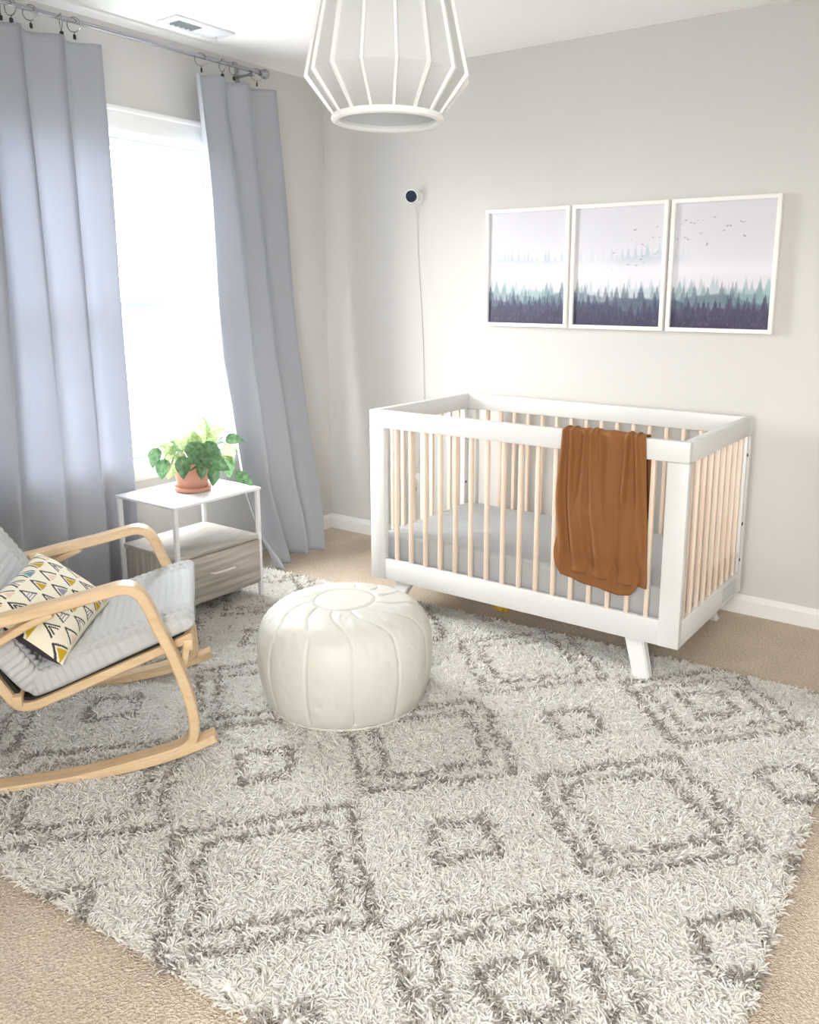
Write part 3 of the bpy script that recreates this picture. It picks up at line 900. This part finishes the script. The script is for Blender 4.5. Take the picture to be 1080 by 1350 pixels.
def heart(n=26, L=1.0, Wd=0.8):
    """heart-shaped leaf, base at the origin, tip at +y; returns rows of points"""
    rows = []
    for t in np.linspace(0, 1, n):
        w_ = Wd * 0.5 * (np.sin(PI * t ** 0.62) ** 0.85) * (1 - 0.12 * t)
        rows.append((t, w_))
    return rows
def add_leaf(base, tip, nrm, L, Wd, curl, mat):
    base = Vector(base); d = (Vector(tip) - base).normalized()
    nrm = Vector(nrm); nrm = (nrm - d * nrm.dot(d)).normalized(); sx = d.cross(nrm)
    bm = bmesh.new(); grid = []
    for t, w_ in heart(16, L, Wd):
        row = []
        for q in np.linspace(-1, 1, 9):
            back = -0.16 * L * (abs(q) ** 1.6) * max(0, 1 - t * 3.0)
            p = base + d * (t * L + back) + sx * (q * w_ * 1.0) + nrm * (-abs(q) ** 1.3 * -0.10 * w_ * 2 - curl * L * t * t + 0.012 * L * math.sin(7 * t + 4 * q))
            row.append(bm.verts.new(p))
        grid.append(row)
    for r0, r1 in zip(grid, grid[1:]):
        for k in range(8):
            bm.faces.new((r0[k], r0[k + 1], r1[k + 1], r1[k]))
    bmesh.ops.remove_doubles(bm, verts=bm.verts, dist=1e-5)
    from_bm("leaf", bm, mat, PLANT, sharp=180, off=(PX, PY, PZ0))
SV = Vector((0.63, 0.78, 0)); FV = Vector((0.78, -0.63, 0))      # along the crown as seen from the room; towards the room
# (along, height above the pot foot, toward the room, length, tip direction (along, up), lime?)
LEAVES = [(-0.149, .150, .02, .075, (-.35, -1), 0), (-0.091, .163, .03, .070, (-.5, -.8), 1), (-0.117, .105, .05, .078, (-.2, -.9), 0), (-0.077, .105, .06, .05, (.2, -.8), 1),
          (-0.035, .112, .075, .085, (-.1, -1), 0), (-0.030, .203, .0, .095, (-.5, .4), 1), (0.018, .210, -.01, .085, (0, .5), 1), (0.028, .160, .06, .115, (.3, -.5), 0),
          (0.090, .175, .04, .090, (.8, -.5), 0), (0.105, .119, .06, .105, (.9, -.3), 0), (0.038, .090, .085, .055, (0, -1), 0), (0.087, .064, .06, .072, (-.1, -1), 0),
          (0.184, .214, .02, .072, (.9, -.1), 0), (0.217, .040, .03, .080, (.8, -.5), 0), (0.159, .149, .0, .085, (.3, -1), 1), (0.087, .214, -.02, .075, (.5, .4), 1),
          (0.055, .263, -.03, .085, (.1, 1), 1), (0.107, .248, -.03, .080, (.9, .3), 1), (0.152, .089, -.01, .095, (.2, -1), 0), (-0.051, .150, .05, .055, (-.5, -.6), 1),
          (0.001, .234, -.04, .075, (-.2, .7), 1), (-0.089, .083, .04, .045, (-.3, -.6), 1), (-0.06, .19, -.05, .08, (-.8, .3), 0), (0.06, .18, -.06, .09, (.4, .3), 0),
          (-0.10, .19, -.01, .06, (-.9, .1), 1), (0.01, .13, .07, .07, (-.4, -.5), 0), (0.065, .145, .075, .065, (.5, -.6), 0), (-0.01, .17, -.07, .08, (-.3, .2), 0)]
rl = random.Random(3)
Bp = Vector((PX, PY, PZ0))
for i, (s_, h_, f_, L_, (ta, tu), lime) in enumerate(LEAVES):
    c_ = Bp + SV * s_ + FV * f_ + Vector((0, 0, h_))
    d = (SV * ta + Vector((0, 0, tu)) + FV * (0.35 if f_ > 0 else -0.1)).normalized()
    nrm = (FV * 0.75 + Vector((0, 0, 0.65)) + SV * rl.uniform(-.3, .3)).normalized()
    add_leaf(c_ - d * L_ * 0.45, c_ + d * L_ * 0.55, nrm, L_, L_ * 0.80, 0.10 + rl.uniform(0, .12), M_leaf_l if lime else M_leaf_d)
    root = Bp + SV * max(-.04, min(.04, s_ * 0.3)) + FV * max(-.04, min(.04, f_ * .5)) + Vector((0, 0, 0.107))
    end = c_ - d * L_ * 0.45
    mid = (root + end) / 2 + Vector((0, 0, 0.035 + 0.12 * abs(s_)))
    mid += (SV * s_ * 0.15)
    bm = bmesh.new(); tube(bm, spline([tuple(root), tuple(mid), tuple(end)], 7), 0.0018, 6); from_bm("stem", bm, M_stem, PLANT, sharp=180, off=(PX, PY, PZ0))

# ------------------------------------------------------------------ curtain rod, rings, curtains
RODX, RODZ, RODR = 0.100, 2.374, 0.0095
ROD = empty("curtain_rod", (RODX, -1.33, RODZ), "pewter curtain rod mounted above the window", "curtain rod")
bm = bmesh.new(); tube(bm, [(RODX, -2.16, RODZ), (RODX, -0.545, RODZ)], RODR, 16); from_bm("rod", bm, M_pewter, ROD)
for ye, sg in ((-0.545, 1), (-2.16, -1)):
    bm = bmesh.new()
    n0 = len(bm.verts)
    lathe(bm, [(0.0, 0.052), (0.012, 0.050), (0.021, 0.042), (0.024, 0.031), (0.021, 0.020), (0.014, 0.013), (0.0125, 0.008), (0.015, 0.006), (0.015, 0.0), (0, 0.0)], 24)
    bmesh.ops.rotate(bm, verts=bm.verts, cent=(0, 0, 0), matrix=Matrix.Rotation(-sg * PI / 2, 3, 'X'))
    bmesh.ops.translate(bm, verts=bm.verts, vec=(RODX, ye, RODZ))
    from_bm("finial", bm, M_pewter, ROD)
for yb in (-0.600, -2.09):
    bm = bmesh.new()
    tube(bm, [(0.004, yb, RODZ - 0.018), (RODX, yb, RODZ - 0.018)], 0.006, 10)
    box(bm, 0, 0.006, yb - 0.014, yb + 0.014, RODZ - 0.055, RODZ + 0.025, 0.002)
    box(bm, RODX - 0.015, RODX + 0.015, yb - 0.008, yb + 0.008, RODZ - 0.026, RODZ - 0.011, 0.002)
    from_bm("bracket", bm, M_pewter, ROD)
def ring_src():
    R = empty("curtain_ring", (RODX, 0, RODZ))
    bm = bmesh.new(); rr = 0.027
    tube(bm, [(RODX + rr * math.cos(t), 0, RODZ - rr + RODR + 0.005 + rr * math.sin(t)) for t in np.linspace(0, 2 * PI, 36, endpoint=False)], 0.0022, 8, closed=True)
    from_bm("ring", bm, M_pewter, R)
    bm = bmesh.new(); zb = RODZ - 2 * rr + RODR + 0.003
    tube(bm, [(RODX, 0, zb + 0.003), (RODX, 0, zb - 0.008)], 0.0018, 6)
    box(bm, RODX - 0.004, RODX + 0.004, -0.007, 0.007, zb - 0.024, zb - 0.007, 0.002)
    from_bm("clip", bm, M_dark, R)
    return R
RINGS = [(-2.05, .1), (-1.93, .5), (-1.805, -.5), (-1.765, .25), (-1.690, .7), (-1.568, -.4), (-1.514, .55), (-0.898, .95), (-0.777, -.2), (-0.709, .1), (-0.567, .9)]
ORD = ["first", "second", "third", "fourth", "fifth", "sixth", "seventh", "eighth"]
src = ring_src()
for k, (yy, rz) in enumerate(RINGS):
    if k == 0: R = src
    else:
        R = src.copy(); COL.objects.link(R)
        for ch in list(src.children):
            c = ch.copy(); COL.objects.link(c); c.parent = R
    R.location = (RODX, yy, RODZ); R.rotation_euler = (0, 0, rz)
    if k < 7: lb = f"pewter clip ring over the wide curtain, {ORD[6 - k]} from the bare stretch of rod"
    else: lb = f"pewter clip ring over the flared curtain, {ORD[10 - k]} from the finial at the room corner"
    tag(R, lb, "curtain ring", "curtain rings on the rod")

def curtain(name, zkeys, yl, yr, xo, nf, amp, label, phase=0.0, sharp=0.9, hemlift=None, fold_c=None):
    """a hanging panel; zkeys from top to bottom; yl / yr = edge positions, xo = distance from the wall at those heights"""
    ns, nt_ = 260, 110
    s = np.linspace(0, 1, ns)[:, None]; t = np.linspace(0, 1, nt_)[None, :]
    s, t = np.broadcast_arrays(s, t)
    ztop = 2.312
    zk = np.array(zkeys)
    kk = np.linspace(0, 1, len(zk))
    z = ztop + (0.012 - ztop) * t
    f = lambda arr: np.interp(-z, -zk, np.array(arr, float))
    # smooth the edge curves a little
    yL, yR, X = f(yl), f(yr), f(xo)
    ph = 2 * PI * nf * s + phase + 0.5 * np.sin(2.1 * z + 5 * s)
    A = amp * (0.55 + 0.45 * np.sin(3.3 * s + 1.0) ** 2) * (0.55 + 0.45 * sstep(2.32, 1.7, z))
    x = X + A * np.sin(ph) + 0.25 * A * np.sin(2 * ph + 1.1 + z)
    y = yL + (yR - yL) * (s + sharp / (2 * PI * nf) * np.cos(ph))
    wr = 0.008 * (vnoise(s * 9, z * 2.2, 12) - .5) * sstep(2.2, 1.2, z)
    x = x + wr
    # sag of the heading between the clips
    z = z - 0.014 * (1 - np.cos(2 * PI * nf * s + phase)) * 0.5 * sstep(0.12, 0.0, t)
    if hemlift is not None:
        z, x, y = hemlift(s, t, z, x, y)
    x = np.maximum(x, 0.030)
    V = np.stack([x, y, z], -1).reshape(-1, 3)
    o = from_np(name, V, grid_faces(ns, nt_), M_curtain, off=(0.1, (yl[0] + yr[0]) / 2, 2.3))
    md = o.modifiers.new("thick", 'SOLIDIFY'); md.thickness = 0.002; md.offset = 0
    tag(o, label, "curtain", "curtain panels at the window")
    return o
curtain("curtain", [2.33, 1.30, 0.53, 0.0], [-2.09, -2.12, -2.13, -2.13], [-1.425, -1.428, -1.440, -1.455], [0.105, 0.110, 0.120, 0.140], 4.0, 0.050,
        "wide grey-blue curtain panel hanging straight behind the rocking chair", 0.6)
def hl(s, t, z, x, y):
    k = np.exp(-((s - 0.10) / 0.10) ** 2) * sstep(0.90, 1.0, t)
    x = x + 0.10 * k; y = y - 0.02 * k
    z = np.maximum(z, 0.012) + 0.012 * np.abs(np.sin(13 * s)) * sstep(0.93, 1.0, t)
    x = x + 0.03 * np.sin(9 * s) * sstep(0.8, 1.0, t)
    return z, x, y
curtain("curtain", [2.33, 1.97, 1.35, 1.05, 0.85, 0.69, 0.40, 0.21, 0.0], [-0.956, -0.938, -0.914, -0.910, -0.886, -0.876, -0.869, -0.835, -0.780],
        [-0.468, -0.446, -0.407, -0.404, -0.395, -0.387, -0.386, -0.390, -0.425], [0.100, 0.103, 0.109, 0.133, 0.151, 0.167, 0.210, 0.241, 0.275], 3.0, 0.044,
        "grey-blue curtain panel flaring out to the carpet near the room corner", 1.2, hemlift=hl)

# ------------------------------------------------------------------ ceiling vent
VX0, VX1, VY0, VY1 = 0.183, 0.325, -1.200, -0.895
VENT = empty("ceiling_vent", ((VX0 + VX1) / 2, (VY0 + VY1) / 2, H), "white ceiling air vent above the curtain rod", "vent")
bm = bmesh.new(); zb = H - 0.009
gx0, gx1, gy0, gy1 = VX0 + 0.030, VX1 - 0.038, VY0 + 0.040, VY1 - 0.040
box(bm, VX0, gx0, VY0, VY1, zb, H, 0.003); box(bm, gx1, VX1, VY0, VY1, zb, H, 0.003)
box(bm, gx0 - 0.002, gx1 + 0.002, VY0, gy0, zb, H, 0.003); box(bm, gx0 - 0.002, gx1 + 0.002, gy1, VY1, zb, H, 0.003)
from_bm("frame", bm, M_metal_w, VENT)
from_bm("damper", boxed(gx0, gx1, gy0, gy1, H - 0.0015, H - 0.0005), M_grille, VENT)
ym = gy0 + 0.115
for k in range(9):
    y = gy0 + (gy1 - gy0) * (k + 0.5) / 9
    bm = bmesh.new(); tl = 0.35 if y < ym else 1.25
    r = bmesh.ops.create_cube(bm, size=1)
    for v in bm.verts: v.co = Vector((v.co.x * (gx1 - gx0), v.co.y * 0.0015 if y < ym else v.co.y * 0.0015, v.co.z * (0.010 if y < ym else 0.024)))
    bmesh.ops.rotate(bm, verts=bm.verts, cent=(0, 0, 0), matrix=Matrix.Rotation(tl, 3, 'X'))
    bmesh.ops.translate(bm, verts=bm.verts, vec=((gx0 + gx1) / 2, y, H - 0.0065))
    from_bm("louver", bm, M_grille if y < ym else M_metal_w, VENT)
bm = bmesh.new(); box(bm, gx0 + 0.02, gx0 + 0.026, gy1 + 0.006, gy1 + 0.012, zb - 0.018, zb, 0.001)
from_bm("lever", bm, M_metal_w, VENT)

# ------------------------------------------------------------------ pendant lamp
LX, LY = 1.96, -1.93
PEND = empty("pendant_lamp", (LX, LY, H), "white ribbed drum pendant lamp hanging from the ceiling", "lamp")
NR = 16; ra0 = math.radians(-46.0)
prof_out = [(0.129, 1.768), (0.196, 1.852), (0.150, 2.060), (0.095, 2.290)]
prof_in = [(0.124, 1.768), (0.188, 1.856), (0.143, 2.060), (0.089, 2.285)]
bm = bmesh.new(); rings = []
for r, z in prof_in:
    rings.append([bm.verts.new((LX + r * math.cos(ra0 + 2 * PI * k / NR), LY + r * math.sin(ra0 + 2 * PI * k / NR), z)) for k in range(NR)])
for A, B in zip(rings, rings[1:]):
    for k in range(NR):
        bm.faces.new((A[k], A[(k + 1) % NR], B[(k + 1) % NR], B[k]))
sh = from_bm("shade", bm, M_shade, PEND, sharp=4)
md = sh.modifiers.new("thick", 'SOLIDIFY'); md.thickness = 0.0025
for k in range(NR):
    a = ra0 + 2 * PI * k / NR
    bm = bmesh.new(); ca, sa = math.cos(a), math.sin(a); hw = 0.0032
    prev = None; sec = []
    for (ro, z), (ri, zi) in zip(prof_out, prof_in):
        ring = [bm.verts.new((LX + r * ca - q * sa, LY + r * sa + q * ca, zz)) for r, q, zz in ((ri - .001, -hw, zi), (ro, -hw, z), (ro, hw, z), (ri - .001, hw, zi))]
        sec.append(ring)
    for A, B in zip(sec, sec[1:]):
        for q in range(4): bm.faces.new((A[q], A[(q + 1) % 4], B[(q + 1) % 4], B[q]))
    bm.faces.new(sec[0][::-1]); bm.faces.new(sec[-1])
    from_bm("rib", bm, M_pend, PEND)
bm = bmesh.new(); lathe(bm, [(0.117, 1.762), (0.119, 1.757), (0.126, 1.755), (0.133, 1.758), (0.135, 1.763), (0.133, 1.770), (0.125, 1.773), (0.119, 1.770), (0.117, 1.762)], 64, (LX, LY, 0)); from_bm("bottom_ring", bm, M_pend, PEND)
bm = bmesh.new(); lathe(bm, [(0.0, 2.300), (0.088, 2.300), (0.098, 2.296), (0.098, 2.280), (0.086, 2.278), (0.0, 2.286)], 64, (LX, LY, 0)); from_bm("top_cap", bm, M_pend, PEND)
bm = bmesh.new(); lathe(bm, [(0.0, 2.15), (0.019, 2.15), (0.021, 2.155), (0.021, 2.245), (0.012, 2.265), (0.006, 2.30), (0.004, 2.40)], 24, (LX, LY, 0)); from_bm("socket_and_cord", bm, M_plastic, PEND)
bm = bmesh.new(); lathe(bm, [(0, 2.040), (0.018, 2.043), (0.029, 2.062), (0.030, 2.085), (0.022, 2.115), (0.014, 2.135), (0.013, 2.152), (0, 2.152)], 24, (LX, LY, 0)); from_bm("bulb", bm, M_plastic, PEND)
bm = bmesh.new(); lathe(bm, [(0, 2.392), (0.045, 2.396), (0.062, 2.412), (0.064, H), (0, H)], 40, (LX, LY, 0)); from_bm("ceiling_canopy", bm, M_metal_w, PEND)

# ------------------------------------------------------------------ three forest prints
def forest(x0w, x1w, nx, nz, birds, seed_shift):
    """rows from bottom; scene coordinate runs continuously over the three panels"""
    xs = np.linspace(x0w, x1w, nx)[:, None]; h = np.linspace(0, 1, nz)[None, :]
    X, Hh = np.broadcast_arrays(xs, h)
    def L(c): return np.array(rgb(*c))
    def mixc(img, c, a): return img * (1 - a[..., None]) + np.asarray(c) * a[..., None]
    img = np.tile(L((228, 228, 238)), (nx, nz, 1))
    img = mixc(img, L((236, 236, 246)), sstep(0.75, 0.45, Hh))
    img = mixc(img, L((222, 222, 226)), sstep(1.6, 3.0, X) * 0.6)
    def line(base, freq, amp, seed, dens, hmax):
        """height of a conifer skyline at every column"""
        x1 = X[:, 0]
        ter = base + amp * (vnoise(x1 * freq, x1 * 0 + 1.5, seed) - .5) * 2 + 0.4 * amp * (vnoise(x1 * freq * 3.1, x1 * 0 + 4.5, seed) - .5)
        top = ter.copy()
        r = np.random.default_rng(seed)
        for c in np.arange(-0.2, 3.2, 1.0 / dens):
            c += r.uniform(-.4, .4) / dens
            hh = hmax * r.uniform(0.35, 1.0); wd = hh * r.uniform(0.20, 0.32)
            b0 = np.interp(c, x1, ter)
            d = np.abs(x1 - c) / wd
            k = b0 + hh * (1 - d)
            k = np.where(d < 1, k + 0.012 * np.sin(k * 160) * (d > 0.15), -1)
            top = np.maximum(top, k)
        return top[:, None], ter[:, None]
    # far hazy ridge
    t1, g1 = line(0.60, 1.1, 0.05, 21, 16, 0.11)
    haze = sstep(0.0, 0.45, vnoise(X * 1.3 + 0.4, Hh * 0 + 2, 33)) * sstep(2.25, 1.75, X)
    m = sstep(-0.01, 0.05, t1 - Hh) * sstep(0.44, 0.60, Hh)
    img = mixc(img, L((176, 198, 212)), 0.62 * m * haze)
    # mist between
    img = mixc(img, L((240, 240, 250)), 0.7 * np.exp(-((Hh - 0.47) / 0.06) ** 2))
    # middle teal fog trees
    t2, g2 = line(0.335, 1.0, 0.05, 41 + 0, 13, 0.11)
    m = sstep(-0.01, 0.04, t2 - Hh)
    img = mixc(img, L((134, 176, 180)), 0.75 * m * sstep(0.50, 0.36, Hh) * (0.4 + 0.6 * vnoise(X * 3, Hh * 4, 44)))
    # near trees, row in front of row: teal in the mist behind, plum-slate in front
    tones = [(0.0, (118, 150, 160)), (0.15, (88, 106, 126)), (0.40, (76, 76, 104)), (1.0, (68, 62, 88))]
    n_row = 8
    for q in range(n_row):
        f_ = q / (n_row - 1)
        col = np.array([np.interp(f_, [a for a, _ in tones], [L(c)[k] for _, c in tones]) for k in range(3)])
        tt, gg = line(0.270 - 0.250 * f_, 1.6 + 0.5 * q, 0.075 * (1 - 0.6 * f_), 61 + 7 * q, 8 + 1.2 * q, 0.155 - 0.07 * f_)
        tex = vnoise(X * 60, Hh * 26, 71 + q) * 0.6 + vnoise(X * 24, Hh * 20, 90 + q) * 0.4
        body = col[None, None, :] * (0.80 + 0.40 * tex[..., None])
        a = sstep(-0.003, 0.018, tt - Hh) * (0.58 + 0.36 * f_) * (1 - 0.35 * sstep(0.30, 0.40, Hh))
        img = img * (1 - a[..., None]) + body * a[..., None]
        rim = np.exp(-((tt - Hh - 0.012) / 0.010) ** 2) * (tex > 0.55) * 0.16 * f_
        img = mixc(img, L((150, 152, 172)), rim)
    for (bx, by, sz, dk, tl) in birds:
        px = (X - x0w) / (x1w - x0w); 
        dx = (px - bx) * 0.40; dy = (Hh - by) * 0.49
        rx = dx * math.cos(tl) + dy * math.sin(tl); ry = -dx * math.sin(tl) + dy * math.cos(tl)
        d = (np.abs(rx) / sz) ** 2 + ((ry - 0.45 * np.abs(rx)) / (0.34 * sz)) ** 2
        img = mixc(img, L((88, 90, 104)), dk * np.clip(1.5 - d, 0, 1))
    return img
BIRDS2 = [(0.68, .80, .0065, .95, .2), (0.64, .715, .004, .5, .4), (0.77, .68, .006, .7, -.2), (0.80, .665, .004, .6, .3), (0.45, .615, .007, .5, 0), (0.78, .585, .005, .6, .5),
          (0.76, .56, .005, .85, .1), (0.79, .53, .004, .5, .2), (0.62, .515, .007, .5, -.1), (0.71, .51, .007, .5, 0), (0.92, .82, .006, .4, .1), (0.88, .735, .006, .45, .3), (0.95, .735, .006, .45, .3), (0.91, .60, .007, .45, -.1), (0.44, .48, .004, .35, 0), (0.93, .615, .006, .4, .2)]
BIRDS3 = [(0.11, .86, .006, .7, 0), (0.06, .83, .004, .6, .2), (0.16, .84, .006, .6, -.1), (0.20, .835, .005, .6, .2), (0.23, .855, .004, .5, .3), (0.28, .855, .003, .6, 0), (0.40, .875, .006, .6, .1), (0.53, .805, .006, .7, .3), (0.56, .805, .005, .95, 0),
          (0.50, .77, .005, .7, .2), (0.66, .835, .006, .6, -.4), (0.69, .83, .006, .4, .2), (0.70, .725, .007, .75, -.5), (0.27, .755, .008, .3, 0), (0.03, .715, .006, .5, .2), (0.11, .725, .006, .55, -.3), (0.14, .71, .006, .6, -.6), (0.34, .67, .007, .75, 1.4)]
def picture(x0, x1, z0, z1, k, label, birds):
    yb, yf = -0.002, -0.034
    P = empty("framed_print", ((x0 + x1) / 2, 0, z0), label, "picture", "misty forest prints on the back wall")
    fw = 0.017
    bm = bmesh.new()
    box(bm, x0, x0 + fw, yf, yb, z0, z1, 0.0015); box(bm, x1 - fw, x1, yf, yb, z0, z1, 0.0015)
    box(bm, x0 + fw - .001, x1 - fw + .001, yf + .0004, yb, z0, z0 + fw, 0.0015); box(bm, x0 + fw - .001, x1 - fw + .001, yf + .0004, yb, z1 - fw, z1, 0.0015)
    from_bm("frame", bm, M_frame, P)
    nx, nz = 250, 310
    img = forest(k * 0.98, k * 0.98 + 0.94, nx, nz, birds, k)
    gx, gz = np.meshgrid(np.linspace(x0 + fw - .002, x1 - fw + .002, nx), np.linspace(z0 + fw - .002, z1 - fw + .002, nz), indexing='ij')
    V = np.stack([gx, np.full_like(gx, -0.020), gz], -1).reshape(-1, 3)
    from_np("print", V, grid_faces(nx, nz), M_print, P, col=img.reshape(-1, 3) * 0.88)
    from_bm("backing", boxed(x0 + fw, x1 - fw, -0.019, yb, z0 + fw, z1 - fw), M_frame, P)
ZP0, ZP1 = 1.196, 1.738
picture(1.056, 1.497, ZP0, ZP1, 0, "white framed misty forest print without birds, end of the row beside the wall camera", [])
picture(1.510, 1.953, ZP0, ZP1, 1, "white framed forest print in the middle of the row, birds over a pale far ridge", BIRDS2)
picture(1.967, 2.408, ZP0, ZP1, 2, "white framed forest print with scattered birds in an empty sky, above crib end", BIRDS3)

# ------------------------------------------------------------------ baby camera on the wall, its cord and the outlet
CX, CZ = 0.632, 1.822
CAM = empty("wall_camera", (CX, 0, CZ), "small white camera with a navy face mounted on the wall over a hanging cord", "camera")
fd = Vector((0.35, -0.92, -0.17)).normalized()
Q = fd.to_track_quat('Z', 'Y').to_matrix()
def along(bm, c):
    bmesh.ops.rotate(bm, verts=bm.verts, cent=(0, 0, 0), matrix=Q); bmesh.ops.translate(bm, verts=bm.verts, vec=c)
cc = Vector((CX, -0.052, CZ + 0.002))
bm = bmesh.new(); lathe(bm, [(0, -0.018), (0.020, -0.018), (0.030, -0.012), (0.034, 0.0), (0.034, 0.010), (0.031, 0.014), (0.0, 0.014)], 32); along(bm, cc); from_bm("body", bm, M_plastic, CAM)
bm = bmesh.new(); lathe(bm, [(0, 0.0142), (0.0285, 0.0142), (0.0285, 0.0165), (0.016, 0.0185), (0, 0.019)], 32); along(bm, cc); from_bm("lens_face", bm, M_lens, CAM)
bm = bmesh.new()
r = bmesh.ops.create_cone(bm, cap_ends=True, segments=24, radius1=0.027, radius2=0.022, depth=0.010, matrix=Matrix.Translation((CX + 0.006, -0.005, CZ)) @ Matrix.Rotation(PI / 2, 4, 'X'))
tube(bm, [(CX + 0.006, -0.008, CZ), (CX, -0.045, CZ)], 0.008, 10)
from_bm("mount", bm, M_plastic, CAM)
bm = bmesh.new()
tube(bm, spline([(CX, -0.040, CZ - 0.028), (CX - 0.002, -0.012, CZ - 0.075), (CX + 0.001, -0.005, 1.60), (CX + 0.012, -0.004, 1.40), (CX + 0.027, -0.004, 1.20), (CX + 0.036, -0.004, 1.02), (CX + 0.040, -0.005, 0.80), (CX + 0.030, -0.008, 0.55), (CX - 0.005, -0.020, 0.40), (CX - 0.016, -0.030, 0.365)], 8), 0.0020, 8)
cd = from_bm("cord", bm, M_cord, CAM)
bm = bmesh.new(); box(bm, CX - 0.040, CX - 0.004, -0.040, -0.006, 0.325, 0.372, 0.005)
from_bm("power_adapter", bm, M_plastic, cd, off=world_of(CAM))
OUT = empty("wall_outlet", (CX - 0.022, 0, 0.345), "white wall outlet behind the crib at the end of the camera cord", "outlet")
from_bm("cover_plate", boxed(CX - 0.057, CX + 0.013, -0.006, -0.0002, 0.288, 0.402, b=0.002), M_plastic, OUT)
bm = bmesh.new(); box(bm, CX - 0.037, CX - 0.007, -0.0068, -0.005, 0.298, 0.322, 0.0005); from_bm("socket", bm, M_cord, OUT)

# ------------------------------------------------------------------ daylight
wd = bpy.data.worlds.new("sky"); scene.world = wd; wd.use_nodes = True
nt = wd.node_tree; bg = nt.nodes["Background"]
tc = nt.nodes.new("ShaderNodeTexCoord"); sp = nt.nodes.new("ShaderNodeSeparateXYZ")
nt.links.new(tc.outputs["Generated"], sp.inputs["Vector"])
mr = nt.nodes.new("ShaderNodeMapRange"); mr.inputs["From Min"].default_value = -0.6; mr.inputs["From Max"].default_value = 0.6
nt.links.new(sp.outputs["Y"], mr.inputs["Value"])
mx = nt.nodes.new("ShaderNodeMix"); mx.data_type = 'RGBA'
mx.inputs["A"].default_value = (1.0, 0.975, 0.94, 1)          # the sunny side of the sky
mx.inputs["B"].default_value = (0.87, 0.94, 1.0, 1)          # the shady, bluer side
nt.links.new(mr.outputs["Result"], mx.inputs["Factor"])
mz = nt.nodes.new("ShaderNodeMapRange"); mz.inputs["From Min"].default_value = -0.15; mz.inputs["From Max"].default_value = 0.05
mz.inputs["To Min"].default_value = 0.3; mz.inputs["To Max"].default_value = 1.0
nt.links.new(sp.outputs["Z"], mz.inputs["Value"])
ml = nt.nodes.new("ShaderNodeVectorMath"); ml.operation = 'SCALE'
nt.links.new(mx.outputs["Result"], ml.inputs[0]); nt.links.new(mz.outputs["Result"], ml.inputs["Scale"])
nt.links.new(ml.outputs["Vector"], bg.inputs["Color"])
bg.inputs["Strength"].default_value = 12.0

def portal(name, loc, rot, sx, sy):
    l = bpy.data.lights.new(name, 'AREA'); l.shape = 'RECTANGLE'; l.size = sx; l.size_y = sy
    l.cycles.is_portal = True
    o = bpy.data.objects.new(name, l); COL.objects.link(o); o.location = loc; o.rotation_euler = rot
portal("window_portal", (-WT - 0.01, (wy0 + wy1) / 2, (wz0 + wz1) / 2), (0, -PI / 2, 0), wz1 - wz0, wy1 - wy0)
portal("window_portal", ((x0 + x1) / 2, -D_ - WT - 0.01, (z0 + z1) / 2), (PI / 2, 0, 0), x1 - x0, z1 - z0)

# ------------------------------------------------------------------ camera and view
f, ccx, ccy, ccz, yaw, pit, roll, ppx, ppy = 1131.82, 3.3056, -3.6404, 1.3657, -0.6104, 0.2036, 0.0034, 37.4074, -59.0667
cam = bpy.data.cameras.new("camera"); co = bpy.data.objects.new("camera", cam); COL.objects.link(co)
cam.sensor_fit = 'HORIZONTAL'; cam.sensor_width = 36.0; cam.lens = 36.0 * f / 1080
cam.shift_x = -ppx / 1350 * (1350 / 1080); cam.shift_y = ppy / 1080
cam.clip_start = 0.05
cy_, sy_ = math.cos(yaw), math.sin(yaw)
fw_ = Vector((sy_ * math.cos(pit), cy_ * math.cos(pit), -math.sin(pit)))
r0 = Vector((cy_, -sy_, 0)); u0 = r0.cross(fw_)
rt = r0 * math.cos(roll) + u0 * math.sin(roll); up = -r0 * math.sin(roll) + u0 * math.cos(roll)
Mx = Matrix((rt, up, -fw_)).transposed().to_4x4(); Mx.translation = (ccx, ccy, ccz)
co.matrix_world = Mx
scene.camera = co
scene.view_settings.view_transform = 'Standard'
scene.view_settings.look = 'None'
scene.view_settings.gamma = 1.0
scene.view_settings.use_curve_mapping = False
scene.view_settings.exposure = 1.55
scene.cycles.use_denoising = True
scene.cycles.max_bounces = 20
scene.cycles.diffuse_bounces = 10
scene.cycles.transparent_max_bounces = 12
for o in bpy.data.objects:
    if "_w" in o: del o["_w"]
